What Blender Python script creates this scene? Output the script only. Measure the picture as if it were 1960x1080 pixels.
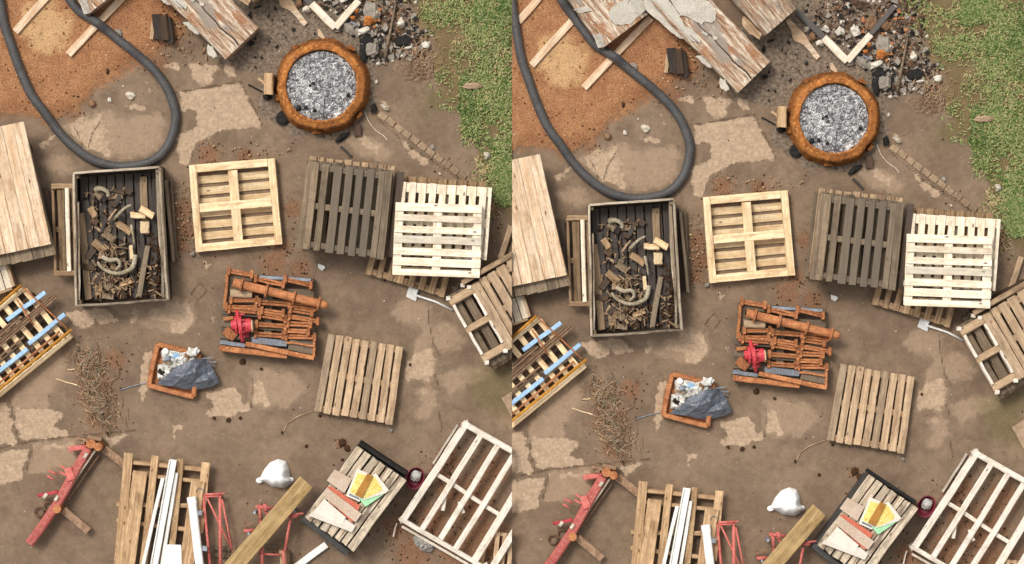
import bpy, bmesh, math, random
import numpy as np
from mathutils import Vector, Matrix, noise as mnoise

for o in list(bpy.data.objects):
    bpy.data.objects.remove(o)
sc = bpy.context.scene
COL = sc.collection
R = math.radians

# ------------------------------------------------------------------ camera
K = 0.0065            # metres on the ground for one photo pixel
H = 40.0              # height of the camera
NV = 400              # photo row straight below the camera
cam = bpy.data.cameras.new('camera')
camo = bpy.data.objects.new('camera', cam)
COL.objects.link(camo)
camo.location = (0, (540 - NV) * K, H)
cam.sensor_width = 36
cam.lens = 36 * H / (1960 * K)
cam.shift_y = -(540 - NV) / 1960
cam.clip_start = 1
cam.clip_end = 600
sc.camera = camo

# ------------------------------------------------------------------ sky, sun, exposure: overcast
w = bpy.data.worlds.new('World')
sc.world = w
w.use_nodes = True
wn = w.node_tree
wn.nodes.clear()
sky = wn.nodes.new('ShaderNodeTexSky')
sky.sky_type = 'NISHITA'
sky.sun_disc = False
sky.sun_elevation = R(58)
sky.sun_rotation = R(-40)
sky.dust_density = 5
hs = wn.nodes.new('ShaderNodeHueSaturation')
hs.inputs['Saturation'].default_value = 0.06
bg = wn.nodes.new('ShaderNodeBackground')
bg.inputs['Strength'].default_value = 0.13
wo = wn.nodes.new('ShaderNodeOutputWorld')
wn.links.new(sky.outputs[0], hs.inputs['Color'])
wn.links.new(hs.outputs[0], bg.inputs[0])
wn.links.new(bg.outputs[0], wo.inputs[0])
sl = bpy.data.lights.new('sun', 'SUN')
sl.energy = 1.5
sl.angle = R(14)
sl.color = (1.0, 0.94, 0.84)
so = bpy.data.objects.new('sun', sl)
COL.objects.link(so)
_az, _el = R(-40), R(58)
_d = Vector((math.sin(_az) * math.cos(_el), math.cos(_az) * math.cos(_el), math.sin(_el)))
so.rotation_euler = _d.to_track_quat('Z', 'Y').to_euler()
so.location = _d * 30
sc.view_settings.view_transform = 'Standard'
sc.view_settings.look = 'None'
sc.view_settings.gamma = 1
sc.view_settings.exposure = 0.14
sc.cycles.max_bounces = 5
sc.cycles.diffuse_bounces = 3

# ------------------------------------------------------------------ helpers
rnd = random.Random(7)


def lin(h):
    out = []
    for i in (0, 2, 4):
        c = int(h[i:i + 2], 16) / 255
        out.append(c / 12.92 if c <= 0.04045 else ((c + 0.055) / 1.055) ** 2.4)
    return (*out, 1)


def RP(X, Y):                       # right-hand view pixel -> yard pixel
    return ((X - 988.5) / 0.988, (Y - 65) / 0.988)


def zl(ox, oy, s, pts):             # enlarged crop of the left-hand view -> yard pixels
    return [(ox + x / s, oy + y / s) for x, y in pts]


def zr(ox, oy, s, pts):             # enlarged crop of the right-hand view -> yard pixels
    return [RP(ox + x / s, oy + y / s) for x, y in pts]


class NT:
    """small node-tree writer"""
    def __init__(self, name):
        self.m = bpy.data.materials.new(name)
        self.m.use_nodes = True
        self.t = self.m.node_tree
        self.b = self.t.nodes['Principled BSDF']

    def n(self, typ, **kw):
        nd = self.t.nodes.new('ShaderNode' + typ)
        for k, v in kw.items():
            setattr(nd, k, v)
        return nd

    def set(self, sock, v):
        if hasattr(v, 'is_linked') or hasattr(v, 'links'):
            self.t.links.new(v, sock)
        else:
            sock.default_value = v

    def noise(self, vec, scale, detail=4, rough=0.6, dist=0.0):
        nd = self.n('TexNoise')
        self.set(nd.inputs['Vector'], vec)
        nd.inputs['Scale'].default_value = scale
        nd.inputs['Detail'].default_value = detail
        nd.inputs['Roughness'].default_value = rough
        nd.inputs['Distortion'].default_value = dist
        return nd.outputs['Fac']

    def voro(self, vec, scale, out='Distance', feature='F1'):
        nd = self.n('TexVoronoi')
        nd.feature = feature
        self.set(nd.inputs['Vector'], vec)
        nd.inputs['Scale'].default_value = scale
        return nd.outputs[out]

    def mapping(self, vec, scale=(1, 1, 1), loc=(0, 0, 0)):
        nd = self.n('Mapping')
        self.set(nd.inputs['Vector'], vec)
        nd.inputs['Scale'].default_value = scale
        self.set(nd.inputs['Location'], loc)
        return nd.outputs[0]

    def math(self, op, a, b=0.0, clamp=False):
        nd = self.n('Math', operation=op, use_clamp=clamp)
        self.set(nd.inputs[0], a)
        self.set(nd.inputs[1], b)
        return nd.outputs[0]

    def ramp(self, fac, a, b, smooth=True):
        nd = self.n('MapRange')
        nd.interpolation_type = 'SMOOTHSTEP' if smooth else 'LINEAR'
        self.set(nd.inputs['Value'], fac)
        nd.inputs['From Min'].default_value = a
        nd.inputs['From Max'].default_value = b
        return nd.outputs['Result']

    def mix(self, fac, a, b, mode='MIX'):
        nd = self.n('Mix', data_type='RGBA', blend_type=mode)
        self.set(nd.inputs['Factor'], fac)
        self.set(nd.inputs[6], a)
        self.set(nd.inputs[7], b)
        return nd.outputs[2]

    def attr(self, name, out='Fac'):
        nd = self.n('Attribute', attribute_name=name)
        return nd.outputs[out]

    def bump(self, h, strength=0.4, dist=0.01):
        nd = self.n('Bump')
        self.set(nd.inputs['Height'], h)
        nd.inputs['Strength'].default_value = strength
        nd.inputs['Distance'].default_value = dist
        self.t.links.new(nd.outputs[0], self.b.inputs['Normal'])

    def done(self, col, rough=0.8, spec=0.3, metal=0.0):
        self.set(self.b.inputs['Base Color'], col)
        self.set(self.b.inputs['Roughness'], rough)
        self.b.inputs['Specular IOR Level'].default_value = spec
        self.b.inputs['Metallic'].default_value = metal
        return self.m

    def objco(self):
        """object coordinates shifted by the piece's own offset; also its brightness and greyness"""
        tc = self.n('TexCoord').outputs['Object']
        oi = self.n('ObjectInfo')
        sp = self.n('SeparateColor')
        self.t.links.new(oi.outputs['Color'], sp.inputs[0])
        off = self.math('MULTIPLY', sp.outputs[2], 41.7)
        cb = self.n('CombineXYZ')
        self.set(cb.inputs[0], off)
        self.set(cb.inputs[1], self.math('MULTIPLY', sp.outputs[2], 23.1))
        self.set(cb.inputs[2], off)
        va = self.n('VectorMath', operation='ADD')
        self.set(va.inputs[0], tc)
        self.set(va.inputs[1], cb.outputs[0])
        return va.outputs[0], sp.outputs[0], sp.outputs[1]


def scaled(nt, col, br):
    cb = nt.n('CombineXYZ')
    for i in range(3):
        nt.set(cb.inputs[i], br)
    return nt.mix(1.0, col, cb.outputs[0], 'MULTIPLY')


def wood(name, c1, c2, stain, grey='8a8278', stain_amt=0.45, knots=True, rough=0.85):
    nt = NT(name)
    co, br, gr = nt.objco()
    g1 = nt.noise(nt.mapping(co, (1.3, 26, 26)), 1.0, 6, 0.7, 0.6)
    col = nt.mix(nt.ramp(g1, 0.38, 0.62), lin(c1), lin(c2))
    s1 = nt.noise(nt.mapping(co, (2.2, 7, 7)), 1.0, 5, 0.7)
    col = nt.mix(nt.math('MULTIPLY', nt.ramp(s1, 0.5, 0.66), stain_amt), col, lin(stain))
    s2 = nt.noise(co, 45, 3, 0.7)
    col = nt.mix(nt.math('MULTIPLY', nt.ramp(s2, 0.56, 0.7), 0.5), col, lin(stain))
    fib = nt.noise(nt.mapping(co, (5, 130, 130)), 1.0, 3, 0.6)
    col = scaled(nt, col, nt.math('ADD', nt.math('MULTIPLY', fib, 0.8), 0.6))
    if knots:
        kd = nt.voro(nt.mapping(co, (4.2, 9, 9)), 1.0)
        col = nt.mix(nt.math('MULTIPLY', nt.ramp(kd, 0.16, 0.07), 0.75), col, lin('5c3a20'))
    blot = nt.noise(co, 11, 4, 0.6)
    col = scaled(nt, col, nt.math('ADD', nt.math('MULTIPLY', blot, 0.7), 0.66))
    gcol = nt.mix(nt.ramp(fib, 0.3, 0.7), lin(grey), scaled(nt, lin(grey), 0.72))
    col = nt.mix(gr, col, gcol)
    col = scaled(nt, col, br)
    nt.bump(nt.math('ADD', fib, g1), 0.5, 0.004)
    return nt.done(col, rough, 0.2)


def blotchy(name, cols, scale=8, fine=60, rough=0.85, spec=0.2, metal=0.0, bump=0.4, speck=None, bd=0.005):
    nt = NT(name)
    co, br, gr = nt.objco()
    a = nt.noise(co, scale, 5, 0.65, 0.4)
    b = nt.noise(co, fine, 4, 0.7)
    col = nt.mix(nt.ramp(a, 0.35, 0.65), lin(cols[0]), lin(cols[1]))
    if len(cols) > 2:
        col = nt.mix(nt.ramp(b, 0.5, 0.68), col, lin(cols[2]))
    if speck:
        c = nt.noise(co, scale * 2.7, 4, 0.75)
        col = nt.mix(nt.ramp(c, 0.58, 0.64), col, lin(speck))
    col = scaled(nt, col, nt.math('ADD', nt.math('MULTIPLY', b, 0.5), 0.75))
    col = scaled(nt, col, br)
    nt.bump(nt.math('ADD', a, b), bump, bd)
    return nt.done(col, rough, spec, metal)


M = {}
M['pale'] = wood('pale_pine', 'f2dcb4', 'dfbc8e', 'a67c54', stain_amt=0.5)
M['white_pine'] = wood('bleached_pine', 'fbf0dc', 'ecd8ba', 'b6926c', stain_amt=0.42)
M['brown_wood'] = wood('brown_timber', 'be9f7a', '98795a', '66492f', stain_amt=0.6)
M['grey_wood'] = wood('weathered_timber', '948068', '705f4c', '4c3f32', grey='7c7062', stain_amt=0.6)
M['tan_wood'] = wood('tan_timber', 'ccae8c', 'a88a6c', '785e46', stain_amt=0.55)
M['dark_wood'] = wood('damp_dark_timber', '5c4636', '46362a', '2c211a', grey='55504c', stain_amt=0.6)
M['char'] = wood('charred_timber', '3a302a', '2a2420', '5a4c40', grey='6c6864', stain_amt=0.5)
M['charred_floor'] = wood('sooty_boards', '4c433c', '3c342e', '241e1a', grey='5a5652', stain_amt=0.4)
M['bleached_edge'] = wood('bleached_edge_wood', 'd0c0a8', '94806a', '5a4636', grey='b6aea4', stain_amt=0.85)
M['streaky'] = wood('streaky_pink_pine', 'e6d0b4', 'cfab88', 'a47e5c', stain_amt=0.55)
M['ply'] = wood('orange_brown_plank', 'b2966a', '947850', '78603c', stain_amt=0.5, knots=False)
M['white_wood'] = wood('chalky_white_timber', 'f0e6d8', 'dccebc', 'a08a70', grey='ccc4b8', stain_amt=0.35)
M['rust'] = blotchy('flaking_rust', ['be7c50', '965a38', 'd09c72'], 9, 70, 0.85, 0.2, 0.0, 0.6)
M['rust_bright'] = blotchy('bright_orange_rust', ['ac6e3a', '804c28', 'bc8044'], 4, 26, 0.9, 0.15, 0.0, 0.5, '5e4634', 0.008)
M['rust_dark'] = blotchy('dark_brown_rust', ['8a6e58', '6c523e', 'a4866a'], 10, 80, 0.8, 0.3, 0.0, 0.5)
M['red'] = blotchy('chipped_red_paint', ['d03e48', 'b42c36', 'e06a70'], 9, 60, 0.5, 0.4, 0.0, 0.3)
M['faded_red'] = blotchy('faded_red_paint', ['cc6c64', 'b8544c', 'dc9c8c'], 9, 70, 0.65, 0.3, 0.0, 0.4, 'a87864')
M['rubber'] = blotchy('dusty_black_plastic', ['504e4e', '444242', '5e5b58'], 7, 50, 0.6, 0.4, 0.0, 0.2)
M['white_paint'] = blotchy('white_plastic', ['f0eee8', 'e2dfd8', 'f4f2ee'], 5, 40, 0.5, 0.4, 0.0, 0.15)
M['white_cloth'] = blotchy('white_woven_sack', ['f6f6f3', 'eaeae6', 'fafaf8'], 6, 90, 0.8, 0.2, 0.0, 0.3)
M['rag'] = blotchy('dirty_white_rags', ['e6e2d8', 'b4b0aa', 'f4f2ec'], 22, 90, 0.9, 0.1, 0.0, 0.5, '8c7c6c')
M['tarp'] = blotchy('slate_grey_sheet', ['626770', '565b64', '70757e'], 8, 50, 0.45, 0.5, 0.0, 0.2)
M['blue'] = blotchy('pale_blue_paint', ['a6c8e6', '94b8da', 'bcd6ee'], 9, 60, 0.5, 0.4, 0.0, 0.2)
M['orange_paint'] = blotchy('ochre_paint', ['c48a34', 'a86e24', 'd8a44c'], 9, 60, 0.6, 0.3, 0.0, 0.3, '8a4a20')
M['steel'] = blotchy('dull_galvanised_steel', ['8c949e', '747a84', 'a4a8ac'], 8, 60, 0.5, 0.5, 0.3, 0.2, '8a6a50')
M['black'] = blotchy('sooty_black', ['2a2826', '1e1c1a', '3c3a38'], 9, 60, 0.8, 0.2, 0.0, 0.4)
M['box_black'] = blotchy('dark_plastic_side', ['4a4846', '3c3a38', '565452'], 6, 50, 0.7, 0.3, 0.0, 0.2)
M['stone'] = blotchy('pale_stone', ['d8cdbc', 'b8a994', 'e4dccc'], 14, 80, 0.9, 0.2, 0.0, 0.5)
M['white_stone'] = blotchy('white_rubble', ['d8d0c2', 'b4aa9a', 'e6e0d4'], 20, 90, 0.9, 0.2, 0.0, 0.5)
M['grey_stone'] = blotchy('grey_stone', ['9a9084', '7e756a', 'ada396'], 12, 80, 0.9, 0.2, 0.0, 0.5)
M['brown_stone'] = blotchy('brown_stone', ['8c6c50', '6e523c', 'a08060'], 12, 80, 0.9, 0.2, 0.0, 0.5)
M['brick'] = blotchy('weathered_brick', ['b0967c', '987c62', 'bea68c'], 16, 90, 0.9, 0.2, 0.0, 0.5, '8a7a5c')
M['orange_brick'] = blotchy('orange_fired_brick', ['c07a3c', 'a05c2c', 'd89a5c'], 14, 90, 0.9, 0.2, 0.0, 0.5)
M['clod'] = blotchy('dark_earth', ['4a3424', '38281c', '5c4430'], 12, 90, 0.95, 0.1, 0.0, 0.5)
M['crumb'] = blotchy('red_brown_earth', ['7a4a30', '5e3622', '8e5e40'], 12, 90, 0.95, 0.1, 0.0, 0.5)
M['chip'] = blotchy('pale_wood_chip', ['c8a070', 'a87c50', 'd8b88c'], 12, 90, 0.95, 0.1, 0.0, 0.4)
M['card'] = blotchy('buff_card', ['cdb8a4', 'c0a892', 'd4c2b0'], 5, 60, 0.9, 0.1, 0.0, 0.1)
M['paper'] = blotchy('off_white_sheet', ['e6dccf', 'dcd0c0', 'ece4d8'], 4, 60, 0.85, 0.1, 0.0, 0.1)
M['red_card'] = blotchy('orange_red_card', ['d0745c', 'c06650', 'd88870'], 6, 60, 0.85, 0.1, 0.0, 0.1)
M['yellow_card'] = blotchy('printed_yellow_sheet', ['ecd880', 'e2c868', 'f2e6b0'], 12, 40, 0.8, 0.15, 0.0, 0.1, 'b89c50')
M['green_card'] = blotchy('mint_green_sheet', ['a8dcae', '9ad0a0', 'b8e4bc'], 6, 60, 0.8, 0.15, 0.0, 0.1)
M['brown_card'] = blotchy('tan_brown_strip', ['b07c3c', '9c6c30', 'bc8a4c'], 6, 60, 0.8, 0.15, 0.0, 0.1)
M['wine'] = blotchy('wine_red_plastic', ['7c2834', '64202a', '8c3844'], 6, 60, 0.45, 0.4, 0.0, 0.2)
M['twig'] = blotchy('dry_twig_bark', ['b09274', '8a6c54', 'ccb090'], 6, 60, 0.9, 0.1, 0.0, 0.3)
M['twig_grey'] = blotchy('grey_twig_bark', ['a69a86', '847862', 'bcb09a'], 6, 60, 0.9, 0.1, 0.0, 0.3)
M['crinkle'] = blotchy('crinkled_clear_plastic', ['b8b4ae', '86807a', 'dcdad6'], 30, 90, 0.4, 0.5, 0.0, 0.6)


def bark_mat():
    nt = NT('peeling_bark_wood')
    co, br, gr = nt.objco()
    st = nt.noise(nt.mapping(co, (2.4, 26, 26)), 1.0, 7, 0.78, 0.6)
    col = nt.mix(nt.ramp(st, 0.38, 0.48), lin('84624c'), lin('bc9c80'))
    col = nt.mix(nt.ramp(st, 0.50, 0.57), col, lin('e4d6c2'))
    fine = nt.noise(nt.mapping(co, (6, 60, 60)), 1.0, 4, 0.7)
    col = nt.mix(nt.math('MULTIPLY', nt.ramp(fine, 0.53, 0.64), 0.7), col, lin('54402f'))
    big = nt.noise(nt.mapping(co, (1.8, 4, 4), (3, 1, 0)), 1.0, 4, 0.6, 0.5)
    col = nt.mix(nt.math('MULTIPLY', nt.ramp(big, 0.53, 0.6), 0.8), col, lin('9a8f84'))
    big2 = nt.noise(nt.mapping(co, (2.2, 6, 6), (8, 5, 0)), 1.0, 5, 0.65, 0.5)
    col = nt.mix(nt.math('MULTIPLY', nt.ramp(big2, 0.56, 0.62), 0.8), col, lin('a4704e'))
    col = scaled(nt, col, br)
    nt.bump(nt.math('ADD', fine, nt.math('ADD', st, big)), 0.9, 0.015)
    return nt.done(col, 0.9, 0.15)


M['bark'] = bark_mat()
M['lichen'] = blotchy('silvery_bark', ['c4bcae', 'b2a99b', 'd2cabe'], 7, 60, 0.9, 0.1, 0.0, 0.4)


def ash_mat():
    nt = NT('grey_white_ash')
    co, br, gr = nt.objco()
    a = nt.noise(co, 17, 7, 0.8)
    b = nt.noise(co, 70, 3, 0.7)
    c = nt.noise(co, 4, 3, 0.6)
    f = nt.math('ADD', nt.math('MULTIPLY', a, 0.6), nt.math('MULTIPLY', b, 0.4))
    col = nt.mix(nt.ramp(f, 0.40, 0.60), lin('39383c'), lin('d4d2d2'))
    col = nt.mix(nt.ramp(nt.math('ADD', f, nt.math('MULTIPLY', c, 0.3)), 0.66, 0.76), col, lin('f8f6f2'))
    nt.bump(f, 1.0, 0.03)
    return nt.done(col, 0.95, 0.1)


M['ash'] = ash_mat()


def leaf_mat():
    nt = NT('short_grass_blade')
    r = nt.attr('tint')
    col = nt.mix(nt.ramp(r, 0.0, 0.55, False), lin('566e34'), lin('9fa46a'))
    col = nt.mix(nt.ramp(r, 0.55, 1.0, False), col, lin('b8a078'))
    m = nt.done(col, 0.7, 0.25)
    return m


M['grass'] = leaf_mat()

# ------------------------------------------------------------------ mesh builder


class MB:
    def __init__(self):
        self.v = []
        self.f = []

    def add(self, vs, fs):
        o = len(self.v)
        self.v += [tuple(p) for p in vs]
        self.f += [tuple(i + o for i in q) for q in fs]

    def box(self, c, s, rz=0.0, j=0.0):
        cx, cy, cz = c
        ca, sa = math.cos(rz), math.sin(rz)
        vs = []
        for dz in (-.5, .5):
            for dx, dy in ((-.5, -.5), (.5, -.5), (.5, .5), (-.5, .5)):
                x, y = dx * s[0] + rnd.uniform(-j, j), dy * s[1] + rnd.uniform(-j, j)
                vs.append((cx + x * ca - y * sa, cy + x * sa + y * ca, cz + dz * s[2] + rnd.uniform(-j, j)))
        self.add(vs, [(3, 2, 1, 0), (4, 5, 6, 7), (0, 1, 5, 4), (1, 2, 6, 5), (2, 3, 7, 6), (3, 0, 4, 7)])

    def plank(self, L, W, T, j=0.004, n=3, end=0.0):
        """chamfered board, length along x, centred on its origin, edges slightly uneven"""
        c = min(W, T) * 0.16
        prof = [(-W / 2 + c, -T / 2), (W / 2 - c, -T / 2), (W / 2, -T / 2 + c), (W / 2, T / 2 - c),
                (W / 2 - c, T / 2), (-W / 2 + c, T / 2), (-W / 2, T / 2 - c), (-W / 2, -T / 2 + c)]
        vs, fs = [], []
        jy = [rnd.uniform(-j, j) for _ in range(n + 1)]
        jz = [rnd.uniform(-j, j) * 0.4 for _ in range(n + 1)]
        tw = [rnd.uniform(-j, j) for _ in range(n + 1)]
        for i in range(n + 1):
            x = -L / 2 + L * i / n
            for y, z in prof:
                e = rnd.uniform(-1, 1) * end if i in (0, n) else 0
                vs.append((x + e, y * (1 + tw[i] * 2) + jy[i], z + jz[i]))
        for i in range(n):
            for k in range(8):
                a, b = i * 8 + k, i * 8 + (k + 1) % 8
                fs.append((a, a + 8, b + 8, b))
        fs.append(tuple(range(8)))
        fs.append(tuple(n * 8 + k for k in reversed(range(8))))
        self.add(vs, [q[::-1] for q in fs])

    def tube(self, pts, r, seg=8, cap=True):
        pts = [Vector(p) for p in pts]
        rs = r if isinstance(r, (list, tuple)) else [r] * len(pts)
        vs, fs = [], []
        up = None
        for i, p in enumerate(pts):
            d = (pts[min(i + 1, len(pts) - 1)] - pts[max(i - 1, 0)]).normalized()
            if up is None:
                up = d.orthogonal().normalized()
            up = (up - d * up.dot(d)).normalized()
            s = d.cross(up)
            for k in range(seg):
                a = 2 * math.pi * k / seg
                vs.append(p + (up * math.cos(a) + s * math.sin(a)) * rs[i])
        for i in range(len(pts) - 1):
            for k in range(seg):
                a, b = i * seg + k, i * seg + (k + 1) % seg
                fs.append((a, b, b + seg, a + seg))
        if cap:
            fs.append(tuple(reversed(range(seg))))
            fs.append(tuple((len(pts) - 1) * seg + k for k in range(seg)))
        self.add(vs, fs)

    def prism(self, poly, z0, z1):
        n = len(poly)
        a = sum(poly[i][0] * poly[(i + 1) % n][1] - poly[(i + 1) % n][0] * poly[i][1] for i in range(n))
        if a < 0:
            poly = poly[::-1]
        zf = z1 if callable(z1) else (lambda x, y: z1)
        z0f = z0 if callable(z0) else (lambda x, y: z0)
        vs = [(x, y, z0f(x, y)) for x, y in poly] + [(x, y, zf(x, y)) for x, y in poly]
        fs = [tuple(reversed(range(n))), tuple(range(n, 2 * n))]
        fs += [(i, (i + 1) % n, n + (i + 1) % n, n + i) for i in range(n)]
        self.add(vs, fs)

    def rock(self, c, s, seed=0, rough=0.35, sub=1, rz=0.0):
        bm = bmesh.new()
        bmesh.ops.create_icosphere(bm, subdivisions=sub, radius=1)
        ca, sa = math.cos(rz), math.sin(rz)
        vs = []
        for v in bm.verts:
            k = 1 + rough * mnoise.noise(Vector(v.co) * 1.3 + Vector((seed * 3.7, seed * 1.3, seed)))
            x, y, z = v.co.x * s[0] * k, v.co.y * s[1] * k, v.co.z * s[2] * k
            vs.append((c[0] + x * ca - y * sa, c[1] + x * sa + y * ca, c[2] + z))
        self.add(vs, [[v.index for v in f.verts] for f in bm.faces])
        bm.free()

    def dome(self, poly, h, rings=9, per=44, pw=2.0, fold=0.0, fscale=9.0, seed=0, z0=0.0):
        """soft shape over an outline: round top, folds, closed underneath"""
        pts = []
        n = len(poly)
        per_len = [math.dist(poly[i], poly[(i + 1) % n]) for i in range(n)]
        tot = sum(per_len)
        for k in range(per):
            d = tot * k / per
            i = 0
            while d > per_len[i]:
                d -= per_len[i]
                i += 1
            t = d / per_len[i]
            a, b = poly[i], poly[(i + 1) % n]
            pts.append((a[0] + (b[0] - a[0]) * t, a[1] + (b[1] - a[1]) * t))
        ar = sum(pts[i][0] * pts[(i + 1) % per][1] - pts[(i + 1) % per][0] * pts[i][1] for i in range(per))
        if ar < 0:
            pts = pts[::-1]
        cx = sum(p[0] for p in pts) / per
        cy = sum(p[1] for p in pts) / per
        vs, fs = [], []
        def zz(x, y, r):
            f = 1 - abs(mnoise.noise(Vector((x * fscale, y * fscale, seed)))) * 2.0
            f2 = mnoise.noise(Vector((x * fscale * 2.7, y * fscale * 2.7, seed + 5)))
            return z0 + h * (1 - r ** pw) + fold * (f * 0.7 + f2 * 0.5) * min(1, (1 - r) * 3 + 0.25) + 0.012
        vs.append((cx, cy, zz(cx, cy, 0)))
        for i in range(1, rings + 1):
            r = (i / rings) ** 0.8
            for x, y in pts:
                X, Y = cx + (x - cx) * r, cy + (y - cy) * r
                vs.append((X, Y, max(zz(X, Y, r), z0 + 0.006)))
        for x, y in pts:
            vs.append((cx + (x - cx) * 0.96, cy + (y - cy) * 0.96, z0))
        for k in range(per):
            fs.append((0, 1 + k, 1 + (k + 1) % per))
        for i in range(rings):
            for k in range(per):
                a, b = 1 + i * per + k, 1 + i * per + (k + 1) % per
                fs.append((a, a + per, b + per, b))
        fs.append(tuple(1 + rings * per + k for k in reversed(range(per))))
        self.add(vs, fs)

    def mesh(self, name, mat, smooth=False):
        me = bpy.data.meshes.new(name)
        me.from_pydata(self.v, [], self.f)
        if smooth:
            me.polygons.foreach_set('use_smooth', [True] * len(me.polygons))
        me.materials.append(M[mat] if isinstance(mat, str) else mat)
        me.update()
        return me


def tone(b=1.0, g=0.0, jb=0.06, jg=0.0):
    return (max(0.05, b + rnd.uniform(-jb, jb)), min(1, max(0, g + rnd.uniform(-jg, jg))), rnd.random(), 1)


YARD = []             # (root object, u, v, height that the pixel refers to)


class Thing:
    """one top-level thing of the yard; its parts are given in yard pixels and metres of height"""
    def __init__(self, name, label, cat, u, v, zref=0.1, group=None, kind=None):
        self.u, self.v, self.root = u, v, None
        self.args = (name, label, cat, group, kind)
        self.zref = zref

    def _tag(self, o):
        name, label, cat, group, kind = self.args
        if label:
            o['label'] = label
        if cat:
            o['category'] = cat
        if group:
            o['group'] = group
        elif kind != 'structure' and kind != 'stuff':
            o['group'] = 'matching pair of ' + name.replace('_', ' ') + ', one in each half of the yard'
        if kind:
            o['kind'] = kind
        YARD.append((o, self.u, self.v, self.zref))

    def empty(self):
        if self.root is None:
            o = bpy.data.objects.new(self.args[0], None)
            o.empty_display_size = 0.1
            COL.objects.link(o)
            self.root = o
            self._tag(o)
        return self

    def p(self, q, z=0.0):
        return Vector(((q[0] - self.u) * K, -(q[1] - self.v) * K, z))

    def xy(self, q):
        return ((q[0] - self.u) * K, -(q[1] - self.v) * K)

    def obj(self, name, me, loc=(0, 0, 0), rot=(0, 0, 0), col=None, parent=None, kind=None, label=None):
        o = bpy.data.objects.new(name, me)
        COL.objects.link(o)
        o.location = loc
        o.rotation_euler = rot
        o.color = col or tone()
        o.parent = parent or self.empty().root
        if kind:
            o['kind'] = kind
        if label:
            o['label'] = label
        return o

    def single(self, me, col=None):
        """the whole thing is one mesh"""
        o = bpy.data.objects.new(self.args[0], me)
        COL.objects.link(o)
        o.color = col or tone()
        self.root = o
        self._tag(o)
        return o

    def plank(self, name, a, b, wpx, z, t, mat, col=None, z2=None, j=0.004, parent=None, end=0.003, n=3):
        """board from a to b (yard pixels), wpx wide, its top at z (z2 at b), t thick"""
        A, B = self.p(a, z - t / 2), self.p(b, (z if z2 is None else z2) - t / 2)
        d = B - A
        mb = MB()
        mb.plank(d.length, wpx * K, t, j, n, end)
        e = d.to_track_quat('X', 'Z').to_euler()
        c = (A + B) / 2
        if parent is not None:
            c = c - parent.location
        return self.obj(name, mb.mesh(name, mat), c, e, col, parent)

    def tube(self, name, pts, r, mat, seg=8, col=None, parent=None, smooth=True):
        c = self.p(pts[0][:2], pts[0][2])
        mb = MB()
        mb.tube([self.p(q[:2], q[2]) - c for q in pts], r, seg)
        return self.obj(name, mb.mesh(name, mat, smooth), c - (parent.location if parent else Vector()), (0, 0, 0), col, parent)

    def block(self, name, poly, z0, z1, mat, col=None, parent=None):
        c = self.p((sum(q[0] for q in poly) / len(poly), sum(q[1] for q in poly) / len(poly)))
        mb = MB()
        mb.prism([(self.p(q).x - c.x, self.p(q).y - c.y) for q in poly], z0, z1)
        return self.obj(name, mb.mesh(name, mat), c - (parent.location if parent else Vector()), (0, 0, 0), col, parent)


def single_rock(name, label, cat, u, v, sx, sy, hz, mat, seed=0, rz=0.0, group=None, z=0.0, sub=2, rough=0.5, b=1.0):
    t = Thing(name, label, cat, u, v, z, group)
    mb = MB()
    mb.rock((0, 0, z + hz * 0.7), (sx * K / 2, sy * K / 2, hz), seed, rough, sub, rz)
    t.single(mb.mesh(name, mat, False), tone(b, 0, 0.04))
    return t


def single_plank(name, label, cat, a, b, wpx, z, t, mat, col=None, group=None, z2=None, zref=None, end=0.004):
    u, v = (a[0] + b[0]) / 2, (a[1] + b[1]) / 2
    th = Thing(name, label, cat, u, v, z if zref is None else zref, group)
    A, B = th.p(a, z - t / 2), th.p(b, (z if z2 is None else z2) - t / 2)
    d = B - A
    mb = MB()
    mb.plank(d.length, wpx * K, t, 0.004, 4, end)
    mat4 = Matrix.Translation((A + B) / 2) @ d.to_track_quat('X', 'Z').to_matrix().to_4x4()
    o = th.single(mb.mesh(name, mat), col)
    o['_m'] = 1
    o.matrix_basis = mat4
    return th


def lerp(a, b, t):
    return (a[0] + (b[0] - a[0]) * t, a[1] + (b[1] - a[1]) * t)


def bil(c, s, t):
    """corners TL TR BR BL; s across, t down"""
    return lerp(lerp(c[0], c[1], s), lerp(c[3], c[2], s), t)


def even(n, gap):
    wd = (1 - gap * (n - 1)) / n
    return [(i * (wd + gap), i * (wd + gap) + wd) for i in range(n)]


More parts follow.
